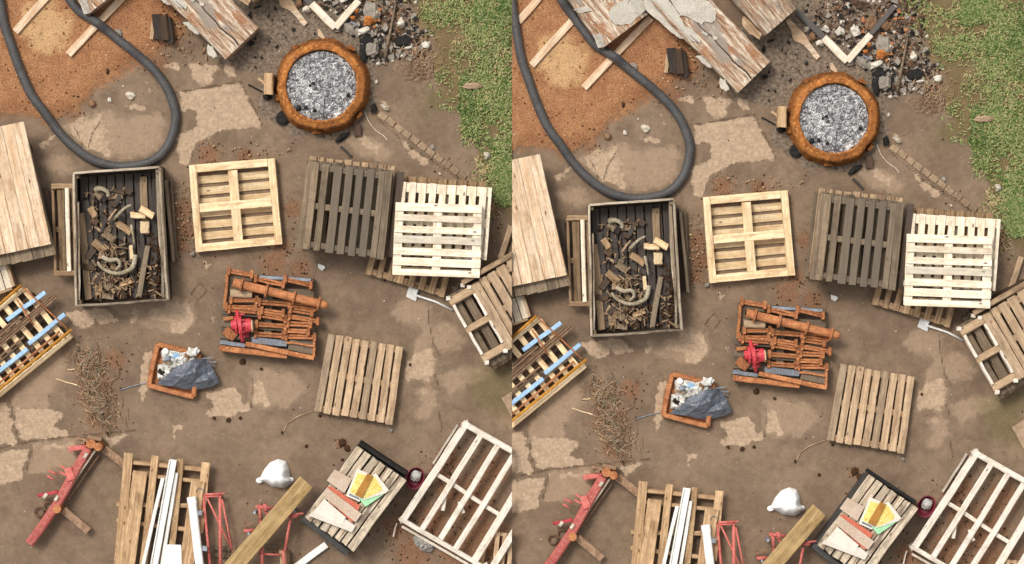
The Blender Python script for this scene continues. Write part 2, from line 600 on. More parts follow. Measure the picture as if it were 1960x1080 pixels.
def pallet(label, c, ztop, slats, mat, b=1.0, g=0.0, jb=0.08, jg=0.05, along='v', zref=None, bearers=(0.045, 0.5, 0.955),
           bearer_w=0.085, bottom=True, bmat=None, tones=None, group=None, cat='pallet', name='pallet', blocks=True):
    """flat pallet: deck boards over bearers over blocks over bottom boards; 'v' boards run TL to BL"""
    if along == 'h':
        c = [c[0], c[3], c[2], c[1]]
    cu = sum(q[0] for q in c) / 4
    cv = sum(q[1] for q in c) / 4
    t = Thing(name, label, cat, cu, cv, ztop if zref is None else zref, group)
    wtot = math.dist(c[0], c[1])
    bm = bmat or mat
    for i, (s0, s1) in enumerate(slats):
        s = (s0 + s1) / 2
        e0, e1 = rnd.uniform(-.008, .008), rnd.uniform(-.008, .008)
        col = tone(b, g, jb, jg)
        if tones and i in tones:
            col = (tones[i][0], tones[i][1], col[2], 1)
        t.plank('deck_board', bil(c, s, e0), bil(c, s, 1 + e1), (s1 - s0) * wtot, ztop + rnd.uniform(-.002, .002), 0.02, mat, col)
    ht = math.dist(c[0], c[3])
    for q in bearers:
        t.plank('bearer', bil(c, 0.004, q), bil(c, 0.996, q), bearer_w * ht, ztop - 0.023, 0.02, bm, tone(b * 0.95, g, jb, jg))
        if blocks:
            for s in (0.06, 0.5, 0.94):
                a0, a1 = bil(c, s - 0.05, q), bil(c, s + 0.05, q)
                t.plank('block', a0, a1, bearer_w * ht * 0.95, ztop - 0.0445, 0.075, bm, tone(b * 0.9, g, jb, jg), n=1)
    if bottom:
        for s in (0.06, 0.5, 0.94):
            t.plank('bottom_board', bil(c, s, 0.01), bil(c, s, 0.99), 0.1 * wtot, ztop - 0.121, 0.02, bm, tone(b * 0.85, g, jb, jg))
    return t


PALH = 0.142          # height of one pallet

# ------------------------------------------------------------------ the ground of the yard
Z1 = lambda *p: zr(980, 130, 3.725, p)
Z2 = lambda *p: zr(1480, 600, 3.6, p)
Z3 = lambda *p: zr(980, 620, 3.177, p)
Z4 = lambda *p: zr(1480, 130, 3.725, p)
Z5 = lambda *p: zl(260, 480, 3.086, p)
DRY = [
    Z1((1290, 410), (1430, 385), (1720, 345), (1790, 470), (1870, 610), (1870, 650), (1720, 680), (1600, 660), (1500, 740),
       (1420, 760), (1400, 820), (1350, 930), (1300, 900), (1270, 830), (1290, 700), (1420, 650), (1410, 540), (1310, 540), (1300, 480)),
    Z1((1360, 220), (1480, 205), (1580, 235), (1520, 290), (1530, 350), (1440, 370), (1400, 310)),
    Z1((1610, 240), (1690, 200), (1690, 290), (1640, 300)),
    Z1((1170, 215), (1290, 195), (1290, 265), (1260, 235), (1180, 245)),
    Z1((1030, 340), (1060, 325), (1095, 360), (1080, 410), (1060, 360)),
    Z1((920, 510), (1060, 490), (1060, 540), (960, 545)),
    Z1((490, 650), (600, 590), (700, 600), (740, 520), (765, 560), (740, 620), (800, 650), (760, 740), (800, 760), (810, 870), (640, 790), (560, 720)),
    Z1((300, 770), (430, 700), (400, 740), (330, 800)),
    Z3((15, 660), (60, 650), (95, 720), (100, 820), (130, 890), (125, 910), (15, 915), (-400, 940), (-400, 660)),
    Z3((115, 690), (300, 690), (420, 720), (360, 800), (450, 840), (430, 860), (230, 878), (155, 895), (120, 800)),
    Z3((15, 955), (205, 930), (185, 1000), (160, 1120), (15, 1150), (-400, 1150), (-400, 990)),
    Z3((240, 920), (480, 890), (480, 930), (350, 930), (240, 945)),
    Z3((640, 870), (840, 835), (740, 880), (700, 925), (660, 900)),
    Z3((900, 110), (1060, 50), (1170, 60), (1180, 180), (1130, 250), (1060, 240), (1050, 180), (950, 160)),
    Z3((420, 110), (680, 90), (740, 170), (700, 190), (600, 170), (520, 215), (470, 190)),
    Z3((820, 80), (870, 140), (860, 180), (815, 170)),
    Z3((880, 380), (950, 340), (930, 450), (905, 620), (880, 660), (865, 560)),
    Z3((1240, 610), (1400, 560), (1460, 590), (1480, 650), (1540, 660), (1540, 700), (1440, 730), (1330, 740), (1250, 730), (1310, 670)),
    Z3((1560, 520), (1600, 510), (1620, 600), (1652, 640), (1652, 680), (1555, 650)),
    Z3((1070, 790), (1130, 800), (1090, 830), (1080, 890), (1065, 880)),
    Z3((1295, 120), (1320, 140), (1310, 190), (1295, 180)),
    Z2((1000, 560), (1060, 480), (1150, 440), (1180, 500), (1190, 600), (1150, 680), (1050, 660), (980, 670)),
    Z2((1090, 740), (1150, 715), (1160, 745), (1100, 755)),
    Z4((690, 720), (730, 710), (840, 790), (830, 860), (760, 820)),
    Z4((850, 470), (880, 470), (930, 545), (900, 550)),
    Z4((970, 720), (1060, 790), (1200, 900), (1150, 930), (1040, 820)),
    Z5((400, 60), (440, 85), (415, 110), (400, 95)),
    Z5((215, 1035), (250, 1030), (290, 1060), (230, 1060)),
]
SOFT = [
    Z3((200, 410), (390, 330), (420, 480), (320, 600), (310, 700), (120, 700), (110, 620)),
    Z3((230, 900), (480, 880), (480, 1020), (300, 1080), (200, 1080)),
    Z2((860, 220), (1000, 100), (1140, 140), (1160, 320), (1180, 500), (1190, 600), (1150, 680), (1050, 660), (980, 670), (1000, 560), (1060, 450), (1100, 320), (1000, 280)),
    Z2((1060, 740), (1150, 710), (1205, 760), (1210, 840), (1130, 920), (1060, 900), (1100, 800)),
    Z2((1190, 290), (1330, 310), (1400, 400), (1270, 460), (1190, 440)),
    Z2((-60, 600), (200, 600), (320, 720), (200, 830), (-60, 860)),
    Z1((480, 650), (600, 570), (760, 540), (900, 600), (1150, 560), (1200, 640), (1160, 760), (1040, 850), (820, 880), (640, 800)),
    Z1((480, 1000), (560, 960), (500, 880), (400, 860), (330, 900), (400, 980)),
    Z3((560, 60), (1150, 30), (1180, 180), (1130, 250), (900, 190), (760, 120)),
    Z4((600, 740), (840, 760), (980, 820), (900, 900), (700, 850)),
    Z2((1200, 620), (1500, 560), (1560, 640), (1300, 760)),
]
CRACK = [
    Z3((85, 640), (100, 700), (110, 780), (145, 905)), Z3((-300, 1010), (15, 935), (150, 905), (240, 888), (480, 860), (840, 825)),
    Z3((222, 925), (205, 1000), (185, 1080)),
    Z1((1200, 415), (1260, 410), (1420, 390), (1600, 355), (1730, 335), (1800, 470), (1880, 640)), Z1((740, 610), (680, 710), (655, 800)),
    Z1((550, 640), (600, 740), (620, 800)),
    Z2((1140, 130), (1160, 320), (1190, 440), (1225, 490)), Z2((1185, 600), (1220, 720), (1215, 840), (1240, 1000)),
    Z5((325, 255), (380, 195), (422, 235), (370, 295), (325, 255)), Z5((690, 750), (685, 930)),
    Z4((790, 560), (1050, 790), (1420, 1030)), Z4((830, 540), (1100, 740), (1260, 850), (1500, 1040)),
]
SOIL = [(-300, -300), (420, -300), (330, -60), (345, 20), (350, 70), (310, 95), (262, 125), (225, 150), (185, 165), (175, 195),
        (140, 210), (105, 235), (85, 238), (60, 225), (40, 222), (0, 226), (-300, 230)]
SOILC = [(30, 20), (90, -10), (140, 40), (130, 90), (95, 120), (50, 90)]
CHARA = [(400, 70), (440, -20), (520, -120), (810, -120), (790, 20), (770, 90), (720, 118), (718, 200), (690, 250), (640, 268),
         (560, 262), (490, 210), (500, 150), (450, 130), (410, 118)]
GRASS = [(735, -300), (756, -62), (775, -10), (795, 30), (820, 60), (835, 110), (832, 150), (850, 195), (880, 215), (900, 255),
         (925, 320), (950, 385), (985, 440), (1900, 460), (1900, -300)]
MOSS = [[(800, 155), (850, 160), (875, 195), (850, 225), (805, 235), (795, 200)], [(880, 700), (1000, 660), (1000, 830), (930, 800), (890, 770)]]
RED = [(690, 0, 34), (740, 30, 36), (640, -30, 40), (770, 75, 24), (600, -50, 30), (720, -40, 40), (800, 100, 22), (352, 400, 22), (355, 440, 26), (345, 470, 18), (400, 296, 24), (470, 300, 20), (525, 505, 30), (575, 515, 24), (220, 690, 24), (180, 745, 40), (170, 700, 26), (190, 800, 28), (900, 960, 60), (860, 880, 30), (930, 1040, 60), (790, 1060, 40), (940, 900, 40),
       (845, 900, 26), (830, 1000, 40), (880, 1050, 50), (860, 940, 30), (760, 1010, 30), (655, 850, 12), (540, 475, 22), (560, 400, 20),
       (140, 215, 20), (330, 60, 30), (300, 120, 28), (345, 30, 25), (930, 400, 26), (945, 340, 20), (700, 330, 24), (395, 330, 16)]


def sd_poly(P, poly):
    """signed distance in metres (inside positive) of points P (pixels) to a polygon"""
    q = np.array(poly, float)
    n = len(q)
    d = np.full(len(P), 1e9)
    ins = np.zeros(len(P), bool)
    for i in range(n):
        a, b = q[i], q[(i + 1) % n]
        e = b - a
        t = np.clip(((P - a) @ e) / max(e @ e, 1e-9), 0, 1)
        d = np.minimum(d, np.hypot(*(P - a - t[:, None] * e).T))
        c = ((a[1] > P[:, 1]) != (b[1] > P[:, 1]))
        with np.errstate(divide='ignore', invalid='ignore'):
            ins ^= c & (P[:, 0] < (b[0] - a[0]) * (P[:, 1] - a[1]) / (b[1] - a[1] if b[1] != a[1] else 1e-9) + a[0])
    return np.where(ins, d, -d) * K


def sd_line(P, line):
    q = np.array(line, float)
    d = np.full(len(P), 1e9)
    for a, b in zip(q[:-1], q[1:]):
        e = b - a
        t = np.clip(((P - a) @ e) / max(e @ e, 1e-9), 0, 1)
        d = np.minimum(d, np.hypot(*(P - a - t[:, None] * e).T))
    return d * K


def ground_mat():
    nt = NT('yard_ground')
    co = nt.attr('yard', 'Vector')
    a1 = nt.n('Attribute', attribute_name='mask_a')
    a2 = nt.n('Attribute', attribute_name='mask_b')
    s1, s2 = nt.n('SeparateColor'), nt.n('SeparateColor')
    nt.t.links.new(a1.outputs['Color'], s1.inputs[0])
    nt.t.links.new(a2.outputs['Color'], s2.inputs[0])
    dry, soft, soil = s1.outputs
    char, grass, moss = s2.outputs
    crack, red, soilc = nt.attr('crack'), nt.attr('red'), nt.attr('soilc')
    n1 = nt.noise(co, 1.6, 5, 0.6)
    n2 = nt.noise(co, 9, 6, 0.68)
    n3 = nt.noise(co, 55, 4, 0.7)
    n4 = nt.noise(nt.mapping(co, (1, 1, 1), (9, 4, 0)), 22, 5, 0.7)
    n5 = nt.noise(nt.mapping(co, (1, 1, 1), (3, 8, 0)), 4.5, 6, 0.7, 0.5)
    def edge(m, amp, lo, hi, n=n2):
        return nt.ramp(nt.math('ADD', m, nt.math('MULTIPLY', nt.math('SUBTRACT', n, 0.5), amp)), lo, hi)
    col = nt.mix(nt.ramp(n1, 0.3, 0.7), lin('7e6955'), lin('957d66'))
    col = nt.mix(nt.math('MULTIPLY', nt.ramp(n5, 0.45, 0.7), 0.6), col, lin('705c49'))
    # thin dry film with ragged edges, then the properly dry concrete
    col = nt.mix(nt.math('MULTIPLY', edge(soft, 0.8, 0.40, 0.58, n5), 0.75), col, lin('ae947a'))
    col = nt.mix(nt.math('MULTIPLY', edge(dry, 0.42, 0.49, 0.53), 0.9), col,
                 nt.mix(nt.ramp(n4, 0.35, 0.65), lin('b89c80'), lin('c9ae92')))
    col = nt.mix(nt.math('MULTIPLY', nt.ramp(n5, 0.62, 0.66), nt.math('MULTIPLY', nt.ramp(n1, 0.45, 0.6), 0.35)), col, lin('b09a7c'))
    cr = nt.ramp(nt.math('ADD', crack, nt.math('MULTIPLY', nt.math('SUBTRACT', n2, 0.5), 0.035)), 0.016, 0.006)
    col = nt.mix(nt.math('MULTIPLY', cr, 0.75), col, lin('66523f'))
    # red-brown dirt
    rf = nt.math('MULTIPLY', nt.ramp(nt.math('ADD', red, nt.math('MULTIPLY', nt.math('SUBTRACT', n4, 0.5), 1.6)), 0.45, 0.75), 0.7)
    col = nt.mix(rf, col, nt.mix(nt.ramp(n3, 0.4, 0.6), lin('7a5038'), lin('9a6c4a')))
    # sooty ground
    col = nt.mix(nt.math('MULTIPLY', edge(char, 0.7, 0.42, 0.6, n5), 0.75), col, nt.mix(nt.ramp(n4, 0.35, 0.65), lin('54493f'), lin('948472')))
    # orange soil
    sf = edge(soil, 1.0, 0.36, 0.66, n5)
    sc1 = nt.mix(nt.ramp(n5, 0.35, 0.65), lin('a06a46'), lin('b8845a'))
    sc1 = nt.mix(nt.math('MULTIPLY', nt.ramp(n4, 0.52, 0.66), 0.7), sc1, lin('8a5638'))
    sc1 = nt.mix(nt.ramp(nt.math('ADD', soilc, nt.math('MULTIPLY', nt.math('SUBTRACT', n5, 0.5), 1.0)), 0.40, 0.75), sc1, lin('d2a878'))
    sc1 = nt.mix(nt.math('MULTIPLY', nt.ramp(n3, 0.52, 0.62), 0.7), sc1, lin('7a4a2e'))
    sc1 = nt.mix(nt.math('MULTIPLY', nt.ramp(n3, 0.46, 0.38), 0.6), sc1, lin('dcb88c'))
    col = nt.mix(sf, col, sc1)
    # earth under the grass, moss
    gcol = nt.mix(nt.ramp(n4, 0.35, 0.65), lin('80694c'), lin('6c5f3a'))
    gcol = nt.mix(nt.ramp(n5, 0.48, 0.62), gcol, lin('84704f'))
    col = nt.mix(edge(grass, 0.8, 0.40, 0.62, n5), col, gcol)
    col = nt.mix(nt.math('MULTIPLY', edge(moss, 1.0, 0.42, 0.95, n5), 0.5), col, lin('70663c'))
    # dark and pale specks
    sp = nt.noise(nt.mapping(co, (1, 1, 1), (7, 7, 0)), 38, 2, 0.5)
    col = nt.mix(nt.math('MULTIPLY', nt.ramp(sp, 0.68, 0.72), 0.7), col, lin('45362a'))
    sp2 = nt.noise(nt.mapping(co, (1, 1, 1), (17, 2, 0)), 46, 2, 0.5)
    col = nt.mix(nt.math('MULTIPLY', nt.ramp(sp2, 0.70, 0.74), 0.7), col, lin('ccbba0'))
    col = scaled(nt, col, nt.math('ADD', nt.math('MULTIPLY', n3, 0.55), 0.725))
    col = scaled(nt, col, nt.math('ADD', nt.math('MULTIPLY', n2, 0.6), 0.58))
    col = scaled(nt, col, nt.math('ADD', nt.math('MULTIPLY', n4, 0.4), 0.80))
    nt.bump(nt.math('ADD', nt.math('MULTIPLY', n3, nt.math('ADD', 0.25, sf)), nt.math('SUBTRACT', n4, nt.math('MULTIPLY', cr, 1.2))), 0.55, 0.012)
    wet = nt.math('ADD', 0.62, nt.math('MULTIPLY', n1, 0.3))
    return nt.done(col, wet, 0.25)


M['ground'] = ground_mat()


def enc(sd):
    return np.clip(0.5 + sd / 0.5, 0, 1)


def soil_h(P):
    return np.clip(sd_poly(P, SOIL) * 0.25, 0, 0.05)


def make_ground(side):
    far = 90.0
    def axis(lo, hi, step, out_lo, out_hi):
        c = list(np.arange(lo, hi + step / 2, step))
        a = [lo - g for g in (0.3, 0.8, 2, 5, 15, 40, far)] if out_lo else []
        b = [hi + g for g in (0.3, 0.8, 2, 5, 15, 40, far)] if out_hi else []
        return np.array(sorted(a) + c + b)
    st = 0.028
    xs = axis(-6.5, -0.0, 6.5 / 232, True, False) if side == 0 else axis(0.0, 6.5, 6.5 / 232, False, True)
    ys = axis(-3.75, 3.75, st, True, True)
    X, Y = np.meshgrid(xs, ys)
    px, py = X.ravel() / K + 980, 540 - Y.ravel() / K
    if side == 1:
        px, py = (px - 988.5) / 0.988, (py - 65) / 0.988
    P = np.stack([px, py], 1)
    sd = lambda polys: np.max([sd_poly(P, p) for p in polys], 0)
    red = np.max([np.clip(1 - np.hypot(px - a, py - b) / (2 * r), 0, 1) for a, b, r in RED], 0)
    crack = np.min([sd_line(P, c) for c in CRACK], 0)
    rg = np.random.default_rng(3)
    Z = np.zeros(len(P))
    Z += soil_h(P) + np.sin(px * 0.05 + 1) * np.sin(py * 0.043) * 0.003
    nx, ny = len(xs), len(ys)
    idx = np.arange(nx * ny).reshape(ny, nx)
    q = np.stack([idx[:-1, :-1], idx[:-1, 1:], idx[1:, 1:], idx[1:, :-1]], -1).reshape(-1, 4)
    me = bpy.data.meshes.new('ground')
    me.from_pydata(np.stack([X.ravel(), Y.ravel(), Z], 1).tolist(), [], q.tolist())
    def put(nm, typ, arr, key):
        at = me.attributes.new(nm, typ, 'POINT')
        at.data.foreach_set(key, np.ascontiguousarray(arr, dtype=np.float32).ravel())
    one = np.ones(len(P))
    put('yard', 'FLOAT_VECTOR', np.stack([px * K, -py * K, 0 * px], 1), 'vector')
    put('mask_a', 'FLOAT_COLOR', np.stack([enc(sd(DRY)), enc(sd(SOFT)), enc(sd_poly(P, SOIL)), one], 1), 'color')
    put('mask_b', 'FLOAT_COLOR', np.stack([enc(sd_poly(P, CHARA)), enc(sd_poly(P, GRASS)), enc(sd(MOSS)), one], 1), 'color')
    put('crack', 'FLOAT', np.minimum(crack, 1), 'value')
    put('red', 'FLOAT', red, 'value')
    put('soilc', 'FLOAT', enc(sd_poly(P, SOILC)), 'value')
    me.materials.append(M['ground'])
    me.polygons.foreach_set('use_smooth', [True] * len(me.polygons))
    o = bpy.data.objects.new('ground', me)
    COL.objects.link(o)
    o['kind'] = 'structure'
    o['label'] = 'brown damp concrete and earth floor of the storage yard'


make_ground(0)
make_ground(1)

# ------------------------------------------------------------------ logs and boards on the orange soil


def log(label, a, b, wpx, hz, u0, seed, flakes, flat=0.35, square=0.0, b_tone=1.0):
    """timber lying on the ground from a (out of view) to b (cut end): flattened round section with bark"""
    t = Thing('log', label, 'log', *lerp(a, b, 0.8), hz)
    A, B = t.p(a), t.p(b)
    d = B - A
    L = d.length
    W = wpx * K
    n, m = 26, 22
    mb = MB()
    vs, fs = [], []
    for i in range(n + 1):
        x = L * i / n
        for k in range(m):
            an = 2 * math.pi * k / m
            cy, sz = math.cos(an), math.sin(an)
            e = 0.62 if square else 0.9
            y = math.copysign(abs(cy) ** e, cy) * W / 2
            z = math.copysign(abs(sz) ** e, sz) * hz / 2
            z = min(z, hz * (0.5 - flat * 0.25))
            nz = mnoise.noise(Vector((x * 2.2, cy * 1.4 + seed, sz * 1.4))) * 0.035 + mnoise.noise(Vector((x * 6, cy * 4, sz * 4 + seed))) * 0.014
            vs.append((x - L, y * (1 + nz * 2) , z + nz * 0.6))
    zmin = min(v[2] for v in vs)
    vs = [(x, y, z - zmin) for x, y, z in vs]
    for i in range(n):
        for k in range(m):
            a0, b0 = i * m + k, i * m + (k + 1) % m
            fs.append((a0, a0 + m, b0 + m, b0))
    mb.add(vs, [q[::-1] for q in fs])
    rz = math.atan2(d.y, d.x)
    body = t.obj('trunk', mb.mesh('trunk', 'bark', True), B, (0, 0, rz), (b_tone, 0, seed * 0.17 % 1, 1))
    cap = MB()
    ring = vs[n * m:(n + 1) * m]
    cx = Vector((sum(p[0] for p in ring), sum(p[1] for p in ring), sum(p[2] for p in ring))) / m
    cap.add([cx + Vector((0.006, 0, 0))] + [Vector(p) + Vector((0.003, 0, 0)) for p in ring], [(0, 1 + k, 1 + (k + 1) % m) for k in range(m)])
    t.obj('cut_end', cap.mesh('cut_end', 'tan_wood'), (0, 0, 0), (0, 0, 0), tone(0.9, 0.2), body)
    top = max(v[2] for v in vs)
    if seed == 2:
        sp_ = MB()
        sp_.tube([(-0.02 - 0.1 * k, -0.04 + 0.03 * mnoise.noise(Vector((k * 0.5, 0, 0))), top - 0.004) for k in range(13)], [0.009 - 0.0005 * k for k in range(13)], 5)
        t.obj('split', sp_.mesh('split', 'char'), (0, 0, 0), (0, 0, 0), tone(0.7), body)
    inv = Matrix.Rotation(-rz, 2)
    for fl, mt in flakes:
        f = MB()
        pts = []
        for q in fl:
            g = inv @ (t.p(q).to_2d() - B.to_2d())
            pts.append((g.x, g.y))
        cxy = (sum(p[0] for p in pts) / len(pts), sum(p[1] for p in pts) / len(pts))
        # subdivide the outline so that it bends with the trunk
        ring2 = []
        for i in range(len(pts)):
            p, q = pts[i], pts[(i + 1) % len(pts)]
            for s in (0, 0.33, 0.66):
                ring2.append((p[0] + (q[0] - p[0]) * s + rnd.uniform(-.008, .008), p[1] + (q[1] - p[1]) * s + rnd.uniform(-.008, .008)))
        def zs(y):
            r = min(0.97, abs(y) / (W / 2))
            return min(top, zc + hz / 2 * (1 - r ** 2.2) ** 0.5) + 0.006
        zc = top - hz / 2 * (1 - flat * 0.5)
        nn = len(ring2)
        V = [(cxy[0], cxy[1], zs(cxy[1]) + 0.004)]
        for s in (0.5, 1.0):
            V += [(cxy[0] + (x - cxy[0]) * s, cxy[1] + (y - cxy[1]) * s, zs(cxy[1] + (y - cxy[1]) * s) + 0.003) for x, y in ring2]
        V += [(x, y, zs(y) - 0.03) for x, y in ring2]
        F = [(0, 1 + k, 1 + (k + 1) % nn) for k in range(nn)]
        for s in (0, 1):
            F += [(1 + s * nn + k, 1 + (s + 1) * nn + k, 1 + (s + 1) * nn + (k + 1) % nn, 1 + s * nn + (k + 1) % nn) for k in range(nn)]
        f.add(V, F)
        t.obj('bark_flake', f.mesh('bark_flake', mt), (0, 0, 0), (0, 0, 0), tone(1, 0, 0.05), body)
    return t


ZA = lambda *p: zr(980, 0, 5.4, p)
ZB = lambda *p: zr(1220, 0, 6.0, p)
log('split grey-brown log whose cut end faces the fallen wooden battens', RP(1075, -105), RP(1198, 58), 112, 0.36, 0, 1,
    [(ZA((1000, 130), (1040, 70), (1300, -80), (1400, 90), (1230, 240), (1130, 260), (1060, 250), (1010, 190)), 'lichen'),
     (ZA((640, 100), (760, 60), (820, 110), (720, 140)), 'lichen'), (ZA((840, 350), (930, 345), (960, 470), (900, 490)), 'lichen')], 0.5)
log('thick peeling log with silver bark patches and a long split', RP(1225, -80), RP(1444, 147), 90, 0.40, 0, 2,
    [(ZB((60, -60), (330, -70), (500, 160), (505, 210), (560, 300), (640, 335), (740, 460), (720, 500), (680, 480), (620, 470), (610, 440), (500, 440), (440, 400), (330, 300), (120, 130)), 'lichen'),
     (ZB((320, -70), (820, 0), (900, 110), (905, 240), (850, 262), (770, 250), (750, 285), (640, 230), (570, 185), (500, 180)), 'lichen'),
     (ZB((670, 640), (760, 625), (880, 720), (850, 780), (760, 720)), 'lichen'),
     (ZB((960, 890), (1010, 910), (1070, 1020), (1030, 1040), (950, 990)), 'lichen'),
     (ZB((745, 345), (820, 400), (800, 420), (745, 385)), 'lichen'), (ZB((870, 405), (930, 430), (920, 465), (875, 450)), 'stone')], 0.8, 1.0)
log('round rough-barked log with a clean sawn end beside the fire ring', RP(1385, -90), RP(1497, 40), 88, 0.5, 0, 3,
    [(ZB((1230, 170), (1300, 220), (1440, 380), (1420, 440), (1300, 370), (1220, 260)), 'tan_wood')], 0.0, 0, 0.85)

t = Thing('rotten_board', 'crumbling pale board rotting into the sooty ground by the round log', 'board', *RP(1535, 78), 0.03)
t.block('board', zr(1460, 0, 6.0, ((260, 230), (310, 215), (400, 310), (480, 390), (560, 520), (660, 650), (620, 690), (570, 640), (540, 590), (490, 540), (440, 500), (370, 475), (345, 440), (330, 360))), 0.002, 0.03, 'streaky', tone(0.85))
t.block('fragment', zr(1460, 0, 6.0, ((770, 730), (800, 720), (860, 820), (830, 830), (780, 800))), 0.002, 0.03, 'streaky', tone(0.9))
for lab, a, b, wd in (('short pale batten lying between the hose and the yard edge', RP(992, 42), RP(1046, -20), 14),
                      ('pale batten running under the split grey log from the hose', RP(1017, 125), RP(1118, 15), 14),
                      ('long pale batten crossed by the black hose', RP(1118, 168), RP(1245, 34), 14)):
    single_plank('batten', lab, 'batten', a, b, wd, 0.055 + 0.035, 0.035, 'streaky', tone(1.0, 0.0), zref=0.08)
t = Thing('charred_stump', 'dark charred stump of wood beside the thick peeling log', 'stump', 309, 55, 0.1)
for q, wd, m_, h_ in (((300, 28), 18, 'char', .12), ((312, 30), 16, 'dark_wood', .14), ((322, 34), 12, 'char', .11)):
    t.plank('splinter', q, (q[0] + 6, q[1] + 48), wd, h_ + 0.03, h_, m_, tone(0.9, 0.15), end=0.02)
single_plank('offcut', 'short pale offcut leaning on the charred stump', 'offcut', (294, 40), (289, 75), 7, 0.10, 0.025, 'tan_wood', zref=0.1)
single_rock('flat_stone', 'flat grey-green stone touching the hose on the orange soil', 'stone', 228, 65, 24, 15, 0.035, 'grey_stone', 2, -0.7, z=0.03)

# ------------------------------------------------------------------ hose
hp = [(60, -110), (86, -66), (105, -40), (127, -10), (150, 20), (170, 33), (195, 50), (225, 75), (265, 107), (295, 135), (317, 165), (330, 195),
      (336, 222), (332, 250), (322, 277), (302, 301), (275, 314), (237, 319), (212, 317), (175, 305), (142, 282), (112, 252), (87, 217),
      (60, 180), (38, 130), (22, 85), (10, 50), (2, 5), (-2, -20), (-8, -60), (-12, -110)]


def spline(p, per=8):
    out = []
    for i in range(len(p) - 1):
        p0, p1, p2, p3 = p[max(i - 1, 0)], p[i], p[i + 1], p[min(i + 2, len(p) - 1)]
        for k in range(per):
            s = k / per
            out.append(tuple(0.5 * (2 * b + (c - a) * s + (2 * a - 5 * b + 4 * c - d) * s * s + (3 * b - a - 3 * c + d) * s ** 3)
                             for a, b, c, d in zip(p0, p1, p2, p3)))
    out.append(p[-1])
    return out


t = Thing('hose', 'thick black corrugated hose looped over the soil and concrete', 'hose', 237, 319, 0.06)
sp = spline(hp, 14)
sp = np.array(sp)
zz = soil_h(sp)
# lifted where it crosses the battens
lift = [0.075 * math.exp(-((math.hypot(q[0] - 190, q[1] - 46)) / 14) ** 2) + 0.06 * math.exp(-(math.hypot(q[0] - 88, q[1] + 64) / 16) ** 2) for q in sp]
mb = MB()
mb.tube([t.p(q, 0.056 + z + l) for q, z, l in zip(sp, zz, lift)], [0.054 if i % 2 else 0.060 for i in range(len(sp))], 14)
t.single(mb.mesh('hose', 'rubber', True), (1, 0, 0.3, 1))

# ------------------------------------------------------------------ fire ring, ash, burnt bits
t = Thing('fire_ring', 'rusty orange steel ring of the fire pit full of ash', 'fire ring', 616, 163, 0.2)
prof = [(0.590, 0), (0.592, 0.02), (0.560, 0.08), (0.548, 0.20), (0.545, 0.225), (0.52, 0.238), (0.485, 0.25), (0.462, 0.27), (0.450, 0.275), (0.436, 0.265), (0.43, 0.02)]
mb = MB()
n = 72
vs, fs = [], []
for i in range(n):
    a = 2 * math.pi * i / n
    wob = 1 + 0.06 * mnoise.noise(Vector((math.cos(a) * 2, math.sin(a) * 2, 3))) + 0.03 * mnoise.noise(Vector((math.cos(a) * 9, math.sin(a) * 9, 1)))
    for k, (r, z) in enumerate(prof):
        wk = wob if k < 6 else 1 + (wob - 1) * 0.4
        rr = r * wk + 0.008 * mnoise.noise(Vector((math.cos(a) * 14, math.sin(a) * 14, z * 20)))
        vs.append((rr * math.cos(a) - 0.004, rr * math.sin(a) - 0.004, z))
m = len(prof)
for nm, k0, k1, br in (('ring_wall', 0, 5, 0.78), ('rim', 5, m - 1, 1.12)):
    fs = []
    for i in range(n):
        for k in range(k0, k1):
            a0, b0 = i * m + k, ((i + 1) % n) * m + k
            fs.append((a0, b0, b0 + 1, a0 + 1))
    mb = MB()
    mb.add(vs, fs)
    t.obj(nm, mb.mesh(nm, 'rust_bright', True), col=(br, 0, 0.2 + k0 * 0.05, 1))
for a in (0.9, 2.2, 3.4, 4.6, 5.6):
    f = MB()
    f.box((0, 0, 0), (0.04, 0.09, 0.12), 0, 0.012)
    t.obj('rust_flange', f.mesh('rust_flange', 'rust_bright'), (0.585 * math.cos(a), 0.585 * math.sin(a), 0.062), (0, 0, a), tone(0.9))
t = Thing('ash', None, None, 615, 166, 0.27, kind='stuff')
mb = MB()
NR, NA = 34, 90
vs, fs = [(0, 0, 0.24)], []
for i in range(1, NR + 1):
    r = 0.44 * i / NR
    for k in range(NA):
        a = 2 * math.pi * k / NA
        x, y = r * math.cos(a), r * math.sin(a)
        h = 0.24 - 0.03 * (r / 0.44) ** 2 + 0.022 * mnoise.noise(Vector((x * 9, y * 9, 0))) + 0.018 * mnoise.noise(Vector((x * 26, y * 26, 4))) + rnd.uniform(-.006, .006)
        vs.append((x, y, h))
for k in range(NA):
    fs.append((0, 1 + k, 1 + (k + 1) % NA))
for i in range(NR - 1):
    for k in range(NA):
        a, b = 1 + i * NA + k, 1 + i * NA + (k + 1) % NA
        fs.append((a, a + NA, b + NA, b))
mb.add(vs, fs)
for _ in range(420):
    r, a = 0.43 * math.sqrt(rnd.random()), rnd.uniform(0, 6.28)
    s = rnd.uniform(0.006, 0.02)
    mb.rock((r * math.cos(a), r * math.sin(a), 0.24), (s, s * 0.7, s * 0.6), rnd.random() * 9, 0.6, 1, a * 3)
o = t.single(mb.mesh('ash', 'ash'), (1, 0, 0.1, 1))
o['label'] = 'grey and white ash filling the rusty fire ring'
for i, (u, v, s) in enumerate(((572, 208, 12), (585, 206, 8), (602, 212, 8), (600, 160, 7), (593, 164, 5), (667, 183, 8))):
    single_rock('charcoal', 'black lump of charcoal half sunk in the ash', 'charcoal', u, v, s, s * 0.9, 0.022, 'black', i, i, 'charcoal lumps in the fire ring', z=0.235)
